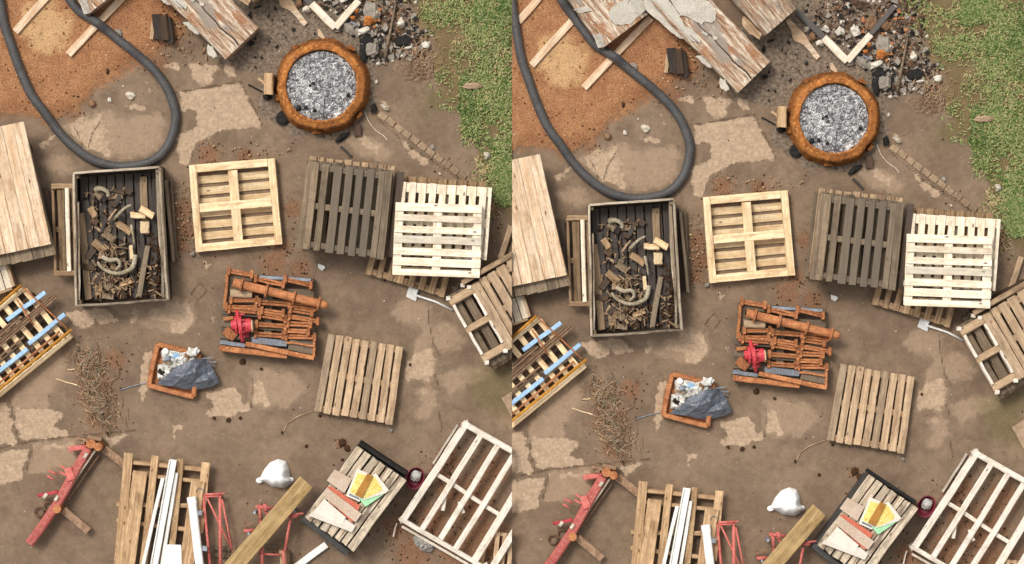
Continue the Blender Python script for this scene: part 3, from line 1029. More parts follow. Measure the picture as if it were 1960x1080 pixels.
single_plank('brick', 'buff brick standing against the rusty fire ring', 'brick', (515, 141), (514, 181), 17, 0.26, 0.26, 'brown_wood', tone(1.25, 0), zref=0.2)
single_plank('offcut', 'broken wood sliver lying beside the buff brick', 'offcut', (495, 150), (508, 162), 5, 0.05, 0.03, 'tan_wood', tone(1.1))
for lab, u, v, sx, sy, rz in (('black cinder under the buff brick', 512, 186, 18, 11, 0), ('sooty clinker against the rusty fire ring and soil', 541, 228, 26, 24, 0.6),
                              ('long charred block pointing from the fire ring', 655, 263, 32, 10, 0.6), ('black lump standing in for a square hole at the brick edging', 716, 208, 13, 20, 0.2),  # last entry: black lump added to stand in for a dark square hole
                              ('black burnt lump above the fire ring rim', 704, 78, 30, 22, 0.8), ('tall black burnt lump on the rubble', 696, 100, 18, 40, 0.1),
                              ('black burnt sack in the rubble heap', 772, 80, 32, 26, 0.3), ('black cinder beside the corner of two boards', 662, 39, 15, 14, 0)):
    single_rock('cinder', lab, 'cinder', u, v, sx, sy, 0.04, 'black', u * 0.1, rz, None, sub=2)
single_plank('rod', 'thin dark rod on the ground near the buff brick', 'rod', (475, 162), (502, 176), 3, 0.03, 0.02, 'black')

# ------------------------------------------------------------------ corner of two boards, rubble
t = Thing('corner_frame', 'two boards nailed into a corner with charred ends on the rubble', 'frame', 641, 50, 0.1)
P0, P1, P2 = RP(1528, 22), RP(1622, 117), RP(1712, 12)
mid1, mid2 = RP(1577, 72), RP(1667, 66)
t.plank('board', mid1, P1, 15, 0.09, 0.06, 'white_pine', tone(0.95, 0.1))
t.plank('board', P1, mid2, 13, 0.09, 0.06, 'white_pine', tone(0.95, 0.1))
t.plank('charred_end', P0, mid1, 12, 0.085, 0.05, 'char', tone(1.3, 0.6), end=0.02)
t.plank('charred_end', mid2, P2, 10, 0.085, 0.05, 'char', tone(1.3, 0.6), end=0.02)
ZC = lambda x, y: RP(1460 + x / 6, y / 6)
for i, (lab, x, y, sx, sy, h, m_) in enumerate((
        ('flat pale broken slab by the corner boards', 660, 500, 18, 12, .05, 'stone'),
        ('white lump of burnt plaster between the corner boards', 885, 370, 18, 16, .06, 'white_stone'),
        ('crumpled white chunk between the corner boards', 1060, 350, 24, 18, .05, 'white_stone'),
        ('angular white stone by the charred board end', 720, 335, 15, 13, .05, 'white_stone'),
        ('grey broken stone by the charred board end', 505, 340, 16, 12, .05, 'grey_stone'),
        ('brown wooden chunk lying by the pale broken slab', 565, 430, 18, 13, .05, 'brown_stone'),
        ('round tan disc of wood in the rubble', 1385, 520, 36, 30, .05, 'grey_stone'),
        ('orange brick lump in the rubble', 1370, 610, 28, 22, .06, 'orange_brick'),
        ('small pale stone on the tan wooden disc', 1470, 550, 9, 10, .09, 'stone'),
        ('small orange brick bit against the corner boards', 1210, 505, 11, 11, .05, 'orange_brick'),
        ('smaller orange brick bit beside a black cinder', 1180, 595, 12, 9, .04, 'orange_brick'),
        ('large white plaster chunk between rubble and ring', 1300, 745, 26, 14, .06, 'white_stone'),
        ('flat grey paving fragment next to the black burnt lump', 1400, 960, 34, 24, .05, 'grey_stone'),
        ('thin brown sheet fragment under the corner boards', 1130, 700, 42, 18, .03, 'grey_stone'),
        ('cream ribbed block in the rubble', 1730, 655, 15, 18, .07, 'stone'),
        ('rusty earth lump among the charred rubble', 1240, 270, 30, 24, .04, 'brown_stone'),
        ('soft brown rubble lump among the charred debris', 1400, 290, 22, 26, .04, 'brown_stone'),
        ('grey metal scrap under the corner boards', 1195, 665, 18, 6, .03, 'steel'))):
    u, v = ZC(x, y)
    single_rock('rubble_piece', lab, 'rubble', u, v, sx, sy, h, m_, i * 1.7, i * 0.9, None, sub=2, rough=0.7)
for i, (lab, u, v, sx, sy, h, m_) in enumerate((
        ('round white boulder at the edge of the grass', 815, 86, 17, 13, .05, 'white_stone'),
        ('white slab fragment on the black burnt sack', 783, 92, 20, 6, .05, 'white_stone'),
        ('reddish flat stone lying in the thick grass', 906, 165, 40, 12, .05, 'brick'),
        ('cream angular stone where the grass ends', 932, 298, 14, 13, .06, 'stone'),
        ('light green leaf scrap on bare earth', 828, 282, 9, 9, .02, 'grey_stone'),
        ('pale block set beside the black lump standing in for a hole', 737, 206, 21, 9, .05, 'stone'),
        ('grey pebble at the corner of the pale upturned pallet', 369, 486, 11, 8, .035, 'grey_stone'),
        ('small dark grey stone below the slatted tan pallet', 748, 823, 8, 8, .025, 'grey_stone'),
        ('pale chip of stone beside the pallet stack', 842, 333, 6, 4, .02, 'stone'),
        ('white pebble on the sooty ground by the ring', 724, 122, 9, 8, .025, 'white_stone'),
        ('white twin pebble near the black burnt sack', 770, 107, 9, 6, .025, 'white_stone'),
        ('small white pebble beside the rusty ring', 721, 157, 8, 6, .02, 'white_stone'),
        ('broken white chip inside the hose loop', 210, 192, 10, 7, .02, 'white_stone'),
        ('cracked grey-white lump inside the hose loop', 250, 183, 20, 14, .03, 'stone'),
        ('brown square chunk inside the hose loop', 177, 199, 14, 14, .03, 'brown_stone'),
        ('dark earth clod inside the hose loop', 213, 108, 20, 22, .03, 'clod'),
        ('flat dark clod between hose and battens', 205, 134, 20, 12, .025, 'clod'))):
    single_rock('stone' if i != 4 else 'scrap', lab, 'stone' if i != 4 else 'scrap', u, v, sx, sy, h, m_, i * 2.3 + 1, i * 0.7 if i not in (1, 2, 5) else (0.15, 0, -0.6)[(1, 2, 5).index(i)], None, sub=2, rough=0.5)
t = Thing('stick', 'bare brown branch lying across the rubble', 'stick', 745, 70, 0.03)
mb = MB()
mb.tube([t.p(q, 0.05) for q in ((737, 112), (742, 85), (748, 55), (755, 20), (760, -10))], [0.022, 0.02, 0.016, 0.012, 0.008], 7)
t.single(mb.mesh('stick', 'grey_wood', True), tone(0.9))
# the countless small bits of the rubble heap, the wood chips, the crumbs


def scatter(name, label, mat, spots, s0, s1, zf=None, flat=0.6, sub=1):
    t = Thing(name, None, None, 490, 500, 0.0, kind='stuff')
    mb = MB()
    for u, v in spots:
        s = s0 + (s1 - s0) * rnd.random() ** 2.2
        p = t.p((u, v))
        z = float(soil_h(np.array([[u, v]]))[0])
        mb.rock((p.x, p.y, z + s * 0.25), (s, s * rnd.uniform(.5, 1), s * flat), rnd.random() * 50, 0.7, sub, rnd.uniform(0, 3))
    o = t.single(mb.mesh(name, mat), (1, 0, 0.4, 1))
    o['label'] = label


def spots_in(poly, n, gauss=None):
    xs, ys = [p[0] for p in poly], [p[1] for p in poly]
    out = []
    while len(out) < n:
        q = np.array([[rnd.uniform(min(xs), max(xs)), rnd.uniform(min(ys), max(ys))] for _ in range(n)])
        ok = sd_poly(q, poly) > 0
        out += [tuple(p) for p in q[ok]]
    return out[:n]


RUB = [(600, -70), (790, -70), (800, 40), (830, 60), (815, 105), (740, 112), (690, 75), (640, 60), (560, 0)]
scatter('white_rubble_chips', 'tiny white rubble chips on the burnt ground', 'white_stone', spots_in(RUB, 130) + spots_in([(690, 60), (800, 50), (800, 115), (710, 120)], 60), 0.006, 0.03)
scatter('charcoal_bits', 'black charcoal bits on the burnt ground', 'black', spots_in(RUB, 330) + spots_in([(690, 60), (800, 50), (800, 115), (700, 120)], 60) + spots_in(CHARA, 160), 0.006, 0.032)
scatter('brown_rubble', 'red-brown rubble crumbs on the burnt ground', 'brown_stone', spots_in(RUB, 260), 0.008, 0.035)
scatter('soil_crumbs', 'dark crumbs and bark bits on the orange soil', 'crumb', spots_in([(-10, -110), (350, -110), (340, 70), (250, 130), (170, 195), (100, 235), (0, 225)], 420), 0.004, 0.017)
scatter('wood_chips', 'pale wood chips on the orange soil', 'chip', spots_in([(-10, -110), (250, -110), (260, 100), (170, 150), (90, 200), (0, 200)], 420), 0.005, 0.016)


def shards(name, label, mat, spots, s0, s1):
    t = Thing(name, None, None, 700, 30, 0.0, kind='stuff')
    mb = MB()
    for u, v in spots:
        s = s0 + (s1 - s0) * rnd.random() ** 2
        p = t.p((u, v))
        a0 = rnd.uniform(0, 6.28)
        n_ = rnd.choice((3, 4, 4, 5))
        h = rnd.uniform(0.008, 0.03)
        tx, ty = rnd.uniform(-.4, .4), rnd.uniform(-.4, .4)
        el = rnd.uniform(0.35, 1.0)
        ps = []
        for k in range(n_):
            a = 6.283 * k / n_ + rnd.uniform(-.4, .4)
            x, y = s * math.cos(a), s * el * math.sin(a)
            ps.append((p.x + x * math.cos(a0) - y * math.sin(a0), p.y + x * math.sin(a0) + y * math.cos(a0)))
        mb.prism(ps, 0.0, lambda x, y: 0.012 + h + (x - p.x) * tx + (y - p.y) * ty)
    o = t.single(mb.mesh(name, mat), (1, 0, 0.7, 1))
    o['label'] = label


SH = RUB + []
shards('brown_shards', 'flat brown shards of burnt board in the rubble', 'dark_wood', spots_in(RUB, 130), 0.015, 0.07)
shards('grey_shards', 'flat grey shards of slate and plaster in the rubble', 'grey_stone', spots_in(RUB, 110) + spots_in([(690, 60), (800, 50), (800, 115), (710, 120)], 40), 0.012, 0.06)
shards('rust_shards', 'rusty flakes of sheet metal in the rubble', 'rust', spots_in([(650, -50), (770, -50), (770, 60), (690, 60)], 60), 0.012, 0.045)
shards('char_shards', 'black charred flakes around the fire place', 'black', spots_in(RUB, 110) + spots_in([(470, 20), (530, -10), (560, 60), (500, 140), (450, 120)], 22) + spots_in([(690, 60), (760, 60), (760, 110), (710, 120)], 30), 0.01, 0.05)
shards('bark_shards', 'loose bark flakes beside the logs on the soil', 'brown_wood', spots_in([(270, 10), (350, 20), (420, 120), (360, 130), (280, 90)], 60) + spots_in([(-10, -60), (250, -60), (250, 60), (0, 120)], 30), 0.008, 0.03)
shards('litter_flakes', 'brown bark litter between the burnt box and the pallets', 'brown_wood', spots_in([(335, 340), (362, 340), (372, 480), (335, 490)], 70) + spots_in([(380, 270), (560, 280), (560, 300), (370, 312)], 50), 0.006, 0.022)
t = Thing('dry_stalks', None, None, 805, 115, 0.03, kind='stuff')
mb = MB()
for _ in range(150):
    q = (rnd.gauss(803, 20), rnd.gauss(118, 20))
    a, L = rnd.uniform(0, 6.28), rnd.uniform(8, 24)
    z = rnd.uniform(0.01, 0.05)
    mb.tube([t.p(q, z), t.p((q[0] + L * .5 * math.cos(a), q[1] + L * .5 * math.sin(a)), z + 0.015), t.p((q[0] + L * math.cos(a + .3), q[1] + L * math.sin(a + .3)), z)], [0.005, 0.004, 0.002], 3, False)
o = t.single(mb.mesh('dry_stalks', 'twig'), (1, 0, .2, 1))
o['label'] = 'dry brown stalks where the rubble meets the grass'
spt = [(rnd.uniform(-10, 985), rnd.uniform(-70, 1090)) for _ in range(330)]
for a, b, r in RED:
    spt += [(rnd.gauss(a, r * 0.8), rnd.gauss(b, r * 0.8)) for _ in range(int(r * 1.6))]
scatter('dirt_crumbs', 'dark earth crumbs scattered over the concrete', 'clod', spt, 0.004, 0.017)
scatter('pale_grit', 'pale grit scattered over the concrete', 'stone', [(rnd.uniform(-10, 985), rnd.uniform(-70, 1090)) for _ in range(170)], 0.004, 0.012)
for i, (u, v, s) in enumerate(((465, 693, 13), (437, 804, 10), (460, 800, 7), (612, 796, 6), (655, 847, 16), (664, 858, 14), (500, 706, 6), (785, 698, 6), (540, 828, 6), (410, 800, 7), (655, 880, 6), (586, 854, 7), (205, 828, 9))):
    single_rock('earth_clod', 'small dark clod of earth on the brown concrete', 'clod', u, v, s, s * 0.85, 0.02, 'clod', i, i, 'dark clods lying on the concrete')

# brick edging let into the ground
t = Thing('brick_edging', 'slanting strip of worn bricks set in the ground below the fire ring', 'edging', *RP(1775, 330), 0.01)
e0, e1 = RP(1705, 279), RP(1870, 404)
for i in range(11):
    a, b = lerp(e0, e1, i / 11 + 0.004), lerp(e0, e1, (i + 1) / 11 - 0.006)
    t.plank('brick', a, b, 13, 0.022 + rnd.uniform(-.006, .004), 0.06, 'brick', tone(1.0 - i * 0.03, 0, 0.1), n=1, j=0.006, end=0.006)
t = Thing('string', 'white string lying on the ground beside the fire ring', 'string', *RP(1690, 300), 0.01)
mb = MB()
mb.tube([t.p(q, 0.012) for q in spline([ZZ for ZZ in Z4((738, 545), (770, 620), (820, 680), (870, 715), (900, 750))], 4)], 0.006, 5)
t.single(mb.mesh('string', 'stone', True))
single_plank('offcut', 'thin brown post stub lying below the fire ring', 'offcut', Z4((680, 630))[0], Z4((690, 715))[0], 14, 0.06, 0.05, 'dark_wood', tone(1.2, 0.2))
single_plank('offcut', 'slender charred offcut leading to the grey pallet stack', 'offcut', Z4((570, 790))[0], Z4((640, 860))[0], 5, 0.04, 0.03, 'char', tone(1.2, 0.2))

# ------------------------------------------------------------------ stack of plank sheets at the yard side
STK = 0.42
t = Thing('plank_deck', 'pale panel of wide pine planks on top of a stack', 'panel', 50, 350, STK)
q0, q1 = (45, 240), (97, 466)
for i in range(7):
    off = (-21.6 * i, 4.6 * i)
    a, b = (q0[0] + off[0] - 10 + i * 0.4, q0[1] + off[1] - 4), (q1[0] + off[0] - 10, q1[1] + off[1] + 2)
    t.plank('plank', a, b, 21.4, STK, 0.03, 'streaky', tone(0.98, 0.0, 0.08), j=0.002, end=0.003)
for s in (0.1, 0.5, 0.9):
    a, b = lerp(q0, q1, s), lerp((q0[0] - 130, q0[1] + 28), (q1[0] - 130, q1[1] + 28), s)
    t.plank('batten', (a[0] - 4, a[1]), b, 14, STK - 0.0325, 0.05, 'brown_wood', tone(0.8))
t = Thing('plank_deck', 'lower damp brown panel under the pale pine plank panel', 'panel', 60, 365, STK)
q0, q1 = (50, 262), (105, 482)
for i in range(7):
    off = (-21.6 * i, 4.6 * i)
    a, b = (q0[0] + off[0] - 10, q0[1] + off[1]), (q1[0] + off[0] - 10, q1[1] + off[1] + 6)
    t.plank('plank', a, b, 21.2, STK - 0.085, 0.03, 'grey_wood', tone(1.1, 0.25, 0.1), end=0.01)
for s in (0.1, 0.5, 0.9):
    a, b = lerp(q0, q1, s), lerp((q0[0] - 130, q0[1] + 28), (q1[0] - 130, q1[1] + 28), s)
    t.plank('bearer', (a[0] - 4, a[1]), b, 14, STK - 0.1175, 0.30, 'dark_wood', tone(1.0))
t = Thing('rotten_board', 'rotten dark board leaning down from the plank stack', 'board', 98, 420, 0.1)
t.plank('board', (84, 362), (106, 470), 16, 0.12, 0.03, 'dark_wood', tone(1.1, 0.3), end=0.02)
t.plank('splinter', (98, 362), (112, 466), 8, 0.06, 0.03, 'dark_wood', tone(1.3, 0.4), end=0.03)
t = Thing('small_panel', 'corner of a small pale panel beside the blue-barred pallet', 'panel', 5, 535, 0.2)
for i, (a, b) in enumerate((((4, 508), (18, 551)), ((-9, 514), (4, 557)), ((-22, 520), (-10, 562)))):
    t.plank('plank', a, b, 13, 0.2, 0.025, 'white_pine', tone(0.85, 0.15))
t.plank('edge_board', (13, 508), (26, 548), 5, 0.19, 0.19, 'tan_wood', tone(1.0))
t.plank('edge_board', (-26, 569), (22, 553), 5, 0.19, 0.19, 'tan_wood', tone(0.9))

# ------------------------------------------------------------------ burnt box with scrap
BZ = 0.46
t = Thing('burnt_box', 'deep burnt timber box with bleached rims and slatted black floor', 'box', 230, 450, BZ)
c4 = [(142, 333), (304, 322), (319, 573), (147, 584)]
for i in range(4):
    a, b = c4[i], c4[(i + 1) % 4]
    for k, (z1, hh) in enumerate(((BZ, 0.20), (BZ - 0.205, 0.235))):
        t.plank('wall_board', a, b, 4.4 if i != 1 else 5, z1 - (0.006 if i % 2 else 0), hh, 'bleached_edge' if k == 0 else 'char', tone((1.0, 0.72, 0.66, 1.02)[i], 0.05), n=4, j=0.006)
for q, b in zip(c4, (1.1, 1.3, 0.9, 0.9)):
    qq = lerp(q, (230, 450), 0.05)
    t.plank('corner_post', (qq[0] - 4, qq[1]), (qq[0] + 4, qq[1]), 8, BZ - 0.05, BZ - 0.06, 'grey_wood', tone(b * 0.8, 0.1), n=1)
for i, (a, b, wd, br) in enumerate(((0.03, 0.03, 4, 0.9), (0.965, 0.955, 5, 0.7), (0.945, 0.95, 3, 1.0))):
    t.plank('inner_rail', bil(c4, a, 0.03 + 0.2 * (i == 0)), bil(c4, b, 0.97 - 0.1 * (i == 2)), wd, BZ - 0.06 - 0.03 * i, 0.03, 'bleached_edge', tone(br, 0.0), j=0.012, end=0.03, n=5)
for i, (s0, s1) in enumerate(even(9, 0.03)):
    s = (s0 + s1) / 2
    t.plank('floor_board', bil(c4, 0.04 + s * 0.92, 0.03), bil(c4, 0.04 + s * 0.92, 0.97), 14.6, 0.15 + rnd.uniform(-.003, .003), 0.02, 'charred_floor', tone(1.15, 0.35, 0.1))
for s in (0.1, 0.5, 0.9):
    t.plank('bearer', bil(c4, 0.04, s), bil(c4, 0.96, s), 14, 0.128, 0.11, 'char', tone(0.8))
FZ = 0.15
ZX = lambda x, y: RP(980 + x / 2.842, 280 + y / 2.842)


def inbox(name, label, cat, a, b, wpx, th, mat, col=None, z=0.0, z2=None, group=None):
    single_plank(name, label, cat, ZX(*a), ZX(*b), wpx, FZ + th + z, th, mat, col, group, (FZ + th + z2) if z2 is not None else None, zref=FZ + 0.2, end=0.012)


inbox('plank', 'long grey plank lying along the inside of the burnt box', 'plank', (812, 715), (765, 985), 10, 0.03, 'grey_wood', tone(1.2, 0.5), 0.05)
inbox('plank', 'brown plank standing against the inner wall of the burnt box', 'plank', (450, 540), (490, 1000), 13, 0.03, 'brown_wood', tone(0.95, 0.25), 0.02)
inbox('plank', 'dark wide board slanting beside the brown plank in the box', 'plank', (475, 470), (530, 990), 13, 0.03, 'charred_floor', tone(1.2, 0.4), 0.01)
inbox('plank', 'scorched upright plank at the end of the burnt box', 'plank', (785, 340), (795, 650), 14, 0.03, 'brown_wood', tone(0.85, 0.25), 0.01)
inbox('plank', 'black board lying beside the scorched upright plank', 'plank', (850, 350), (842, 990), 12, 0.03, 'charred_floor', tone(1.0, 0.4), 0.0)
inbox('wood_block', 'square pale wood block in the burnt box', 'block', (797, 580), (797, 640), 17, 0.06, 'pale', tone(0.85), 0.05)
inbox('wood_block', 'pale wood block tilted on the burnt scrap', 'block', (775, 510), (845, 550), 13, 0.05, 'pale', tone(1.0), 0.14)
inbox('wood_block', 'second pale block lying crosswise against the tilted one', 'block', (720, 545), (800, 550), 11, 0.05, 'pale', tone(0.9), 0.09)
inbox('wood_block', 'reddish half-burnt block amid the scrap in the box', 'block', (650, 590), (720, 640), 13, 0.05, 'brown_wood', tone(0.8), 0.05)
inbox('wood_block', 'scorched reddish wedge on the box floor', 'block', (520, 690), (580, 740), 14, 0.05, 'brown_wood', tone(0.75), 0.03)
inbox('wood_block', 'thin cream wedge of wood beside black embers', 'block', (722, 710), (728, 780), 7, 0.04, 'pale', tone(0.9), 0.06)


def branch(label, pts, r, mat, z=0.05):
    pts = [ZX(*p) for p in pts]
    t = Thing('branch', label, 'branch', pts[0][0], pts[0][1], FZ + 0.2)
    mb = MB()
    sp = spline(pts, 4)
    n = len(sp)
    mb.tube([t.p(q, FZ + r + z + 0.03 * math.sin(i / n * 3.1)) for i, q in enumerate(sp)], [r * (1 - 0.4 * i / n) for i in range(n)], 8)
    t.single(mb.mesh('branch', mat, True), tone(1.1))


branch('thick curved grey branch lying in the burnt box', ((745, 760), (735, 820), (690, 852), (630, 858), (570, 830), (545, 800)), 0.032, 'twig_grey')
branch('twisted pale branch above the thick curved one', ((570, 770), (610, 790), (650, 785), (665, 815), (640, 840)), 0.03, 'twig_grey', 0.08)
branch('pale bent bough by the rim of the burnt box', ((530, 410), (560, 402), (595, 420), (600, 445)), 0.034, 'twig_grey', 0.05)
branch('straight grey stick crossing the scrap diagonally', ((640, 560), (690, 510), (725, 492)), 0.022, 'twig_grey', 0.1)
branch('short silver stick on the reddish half-burnt block', ((725, 600), (735, 650), (742, 700)), 0.018, 'twig_grey', 0.09)
branch('thin brown stick between embers in the box', ((600, 575), (625, 540), (645, 515)), 0.016, 'twig', 0.07)
for i in range(48):
    x, y = rnd.gauss(590, 65), rnd.uniform(400, 980)
    if i > 32:
        x, y = rnd.uniform(540, 720), rnd.uniform(870, 985)
    an = rnd.uniform(0, 3.14)
    L = rnd.uniform(14, 40)
    inbox('charred_offcut', 'charred wood offcut strewn over the box floor', 'offcut', (x - L * math.cos(an), y - L * math.sin(an)), (x + L * math.cos(an), y + L * math.sin(an)),
          rnd.uniform(5, 14), 0.03, rnd.choice(['dark_wood', 'char', 'dark_wood', 'brown_wood', 'grey_wood']), tone(1.0, 0.2, 0.25, 0.2), rnd.uniform(0.0, 0.05), rnd.uniform(0, 0.07), 'charred offcuts in the burnt box')
t = Thing('cinders', None, None, 230, 450, FZ + 0.1, kind='stuff')
mb = MB()
for _ in range(420):
    x, y = rnd.choice([(rnd.gauss(590, 70), rnd.uniform(400, 980)), (rnd.uniform(530, 880), rnd.uniform(860, 985)), (rnd.uniform(820, 880), rnd.uniform(640, 980))])
    q = t.p(ZX(min(max(x, 480), 880), y))
    s = rnd.uniform(0.008, 0.032)
    mb.rock((q.x, q.y, FZ + s * 0.5 + rnd.random() * 0.03), (s, s * 0.6, s * 0.5), rnd.random() * 40, 0.7, 1, rnd.uniform(0, 3))
o = t.single(mb.mesh('cinders', 'clod'), (0.9, 0, 0.2, 1))
o['label'] = 'loose cinders and burnt bark on the floor of the box'
t = Thing('splinters', None, None, 230, 450, FZ + 0.1, kind='stuff')
mb = MB()
for _ in range(200):
    x, y = rnd.choice([(rnd.gauss(590, 60), rnd.uniform(400, 980)), (rnd.uniform(530, 880), rnd.uniform(780, 985)), (rnd.gauss(620, 50), rnd.uniform(700, 950))])
    q = t.p(ZX(min(max(x, 490), 870), y))
    a = rnd.uniform(0, 3.14)
    L = rnd.uniform(0.015, 0.05)
    z = FZ + 0.02 + rnd.random() * 0.06
    mb.tube([(q.x - L * math.cos(a), q.y - L * math.sin(a), z), (q.x + L * math.cos(a), q.y + L * math.sin(a), z + rnd.uniform(-.015, .03))], rnd.uniform(0.006, 0.016), 4)
o = t.single(mb.mesh('splinters', 'brown_wood'), (0.75, 0.2, 0.2, 1))
o['label'] = 'pale splinters and twigs strewn over the burnt scrap'

# narrow pallets either side of the burnt box
t = Thing('narrow_pallet', 'narrow brown crate frame with a pale rail beside the burnt box', 'crate', 120, 440, 0.26)
a = [ZX(298, 392), ZX(420, 392), ZX(432, 855), ZX(312, 855)]
for s, wd, m_, b in ((0.05, 5, 'brown_wood', 0.8), (0.32, 8, 'brown_wood', 0.6), (0.48, 7, 'brown_wood', 0.55), (0.70, 8, 'white_pine', 0.95), (0.93, 5, 'brown_wood', 0.9)):
    t.plank('rail', bil(a, s, 0.02), bil(a, s, 0.98), wd, 0.26 if m_ == 'white_pine' else 0.20, 0.04, m_, tone(b, 0.1))
for s in (0.0, 0.5, 1.0):
    t.plank('cross_board', bil(a, 0, s), bil(a, 1, s), 10, 0.24 if s != 0.5 else 0.16, 0.03, 'brown_wood', tone(0.85, 0.1))
for s in (0.05, 0.95):
    for r_ in (0.03, 0.97):
        q = bil(a, s, r_)
        t.plank('leg', (q[0] - 4, q[1]), (q[0] + 4, q[1]), 8, 0.16, 0.16, 'brown_wood', tone(0.7), n=1)
t = Thing('narrow_pallet', 'dark weathered pallet edge leaning along the burnt box', 'pallet', 322, 425, 0.2)
for (p, q, wd, z, m_, b) in (((318, 345), (332, 500), 6, 0.24, 'grey_wood', 0.85), ((311, 340), (325, 498), 8, 0.10, 'dark_wood', 0.9), ((326, 340), (336, 496), 5, 0.12, 'grey_wood', 0.7)):
    t.plank('board', p, q, wd, z, 0.03 if z < .2 else 0.2, m_, tone(b, 0.3), end=0.01)
for s in (0.05, 0.5, 0.95):
    p = lerp((318, 345), (332, 500), s)
    t.plank('block', (p[0] - 7, p[1]), (p[0] + 5, p[1]), 14, 0.068, 0.067, 'dark_wood', tone(1.1, 0.3), n=1)

# ------------------------------------------------------------------ pale pallet lying upside down
t = Thing('pallet', 'new pale pine pallet lying upside down alone', 'pallet', 451, 393, 0.15)
c4 = [(362, 317), (525, 303.5), (540, 467), (375, 483)]
for s in (0.04, 0.96):
    t.plank('skid_board', bil(c4, s, 0), bil(c4, s, 1), 13.5, 0.15, 0.022, 'pale', tone(1.0, 0, 0.04))
t.plank('skid_board', bil(c4, 0.5, 0.10), bil(c4, 0.5, 0.905), 18, 0.146, 0.020, 'pale', tone(0.96, 0, 0.04))
for q, wd in ((0.045, 15), (0.5, 16.5), (0.955, 15)):
    t.plank('cross_board', bil(c4, 0.085, q), bil(c4, 0.915, q), wd, 0.1495, 0.022, 'pale', tone(1.04, 0, 0.03))
    for s in (0.04, 0.5, 0.96):
        w2 = 0.036 if s != 0.5 else 0.05
        t.plank('block', bil(c4, s - w2, q), bil(c4, s + w2, q), wd * 0.95, 0.125, 0.08, 'pale', tone(0.85), n=1)
for s in (0.04, 0.5, 0.96):
    t.plank('bearer', bil(c4, s, 0.01), bil(c4, s, 0.99), 14, 0.0445, 0.02, 'pale', tone(0.85))
for i, (s0, s1) in enumerate(even(8, 0.038)):
    s = (s0 + s1) / 2
    t.plank('deck_board', bil(c4, 0.01, s), bil(c4, 0.99, s), 162 * (s1 - s0), 0.0235, 0.02, 'pale', tone(0.85, 0, 0.05))

# ------------------------------------------------------------------ grey pallet stack
G4 = [(588, 311), (750, 331), (733, 496), (569, 474)]
sh = lambda c, du, dv: [(q[0] + du, q[1] + dv) for q in c]
GZ = PALH * 4
gsl = [(0.0, 0.15), (0.19, 0.265), (0.325, 0.42), (0.46, 0.545), (0.585, 0.665), (0.71, 0.795), (0.845, 0.915), (0.918, 1.0)]
pallet('weathered grey pallet, topmost of its stack, one board extra wide', G4, GZ, gsl, 'grey_wood', 0.95, 0.45, 0.08, 0.15, bearers=(0.05, 0.49, 0.94), bearer_w=0.07, tones={0: (1.08, 0.05), 1: (1.0, 0.3), 2: (0.9, 0.75), 3: (0.92, 0.7), 4: (0.85, 0.85), 5: (0.85, 0.85), 6: (1.05, 0.5), 7: (0.95, 0.3)})
pallet('brown-grey pallet second in the grey stack', sh(G4, 5, -4), GZ - PALH, even(7, 0.05), 'grey_wood', 0.75, 0.2, zref=GZ)
pallet('mossy pallet third in the grey stack with stub ends showing', sh(G4, 3, -12), GZ - 2 * PALH, even(10, 0.02), 'brown_wood', 1.1, 0.2, 0.2, zref=GZ, bmat='grey_wood')
pallet('damp bottom pallet of the grey stack', sh(G4, -3, -4), PALH, even(7, 0.05), 'grey_wood', 0.8, 0.2, zref=GZ)
single_plank('board', 'damp dark board leaning between the two pallet stacks', 'board', (766, 330), (748, 492), 13, 0.45, 0.03, 'dark_wood', tone(1.2, 0.45), zref=GZ, z2=0.42)

# ------------------------------------------------------------------ pale pallet stack
PA = [(759, 388), (921, 393), (917, 532), (753, 525)]
PB = [(765, 349), (941, 360), (930, 498), (754, 487)]
PC = [(735, 380), (888, 424), (848, 570), (698, 524)]
PD = [(765, 337), (930, 349), (917, 488), (752, 476)]
PZ = PALH * 4
pallet('bright new pallet with cross boards, topmost of the pale stack', PA, PZ, [(0, 0.115), (0.165, 0.255), (0.32, 0.415), (0.45, 0.555), (0.62, 0.72), (0.755, 0.865), (0.91, 1.0)],
       'white_pine', 1.0, 0.0, 0.05, along='h', zref=PZ, bearers=(0.045, 0.495, 0.95), bearer_w=0.10, tones={3: (0.72, 0.1), 1: (0.88, 0.1)})
pallet('bright pallet with narrow lengthwise boards below the cross-boarded one', PB, PZ - PALH, [(i * 0.1085, i * 0.1085 + 0.073) for i in range(9)] + [(0.965, 1.0)],
       'white_pine', 0.98, 0.0, 0.05, zref=PZ, bearers=(0.07, 0.5, 0.93), bearer_w=0.13)
pallet('brown pallet with stub ends third in the pale stack', PD, PZ - 2 * PALH, even(9, 0.03), 'brown_wood', 0.75, 0.0, 0.12, zref=PZ)
pallet('skewed brown pallet at the bottom of the pale stack', PC, PALH, even(8, 0.06), 'brown_wood', 1.0, 0.1, 0.1, zref=PZ)
t = Thing('scraper', 'white long-handled scraper lying by the pale pallet stack', 'scraper', 790, 562, 0.03)
t.block('blade', [(783, 549), (801, 553), (796, 577), (777, 568)], 0.004, 0.03, 'white_paint', tone(0.85))
t.block('blade_rib', [(788, 552), (801, 555), (795, 568)], 0.031, 0.06, 'white_paint', tone(1.05))
t.tube('handle', [(795, 565, 0.04), (835, 578, 0.03), (866, 594, 0.02)], 0.014, 'white_paint', col=tone(1.0))

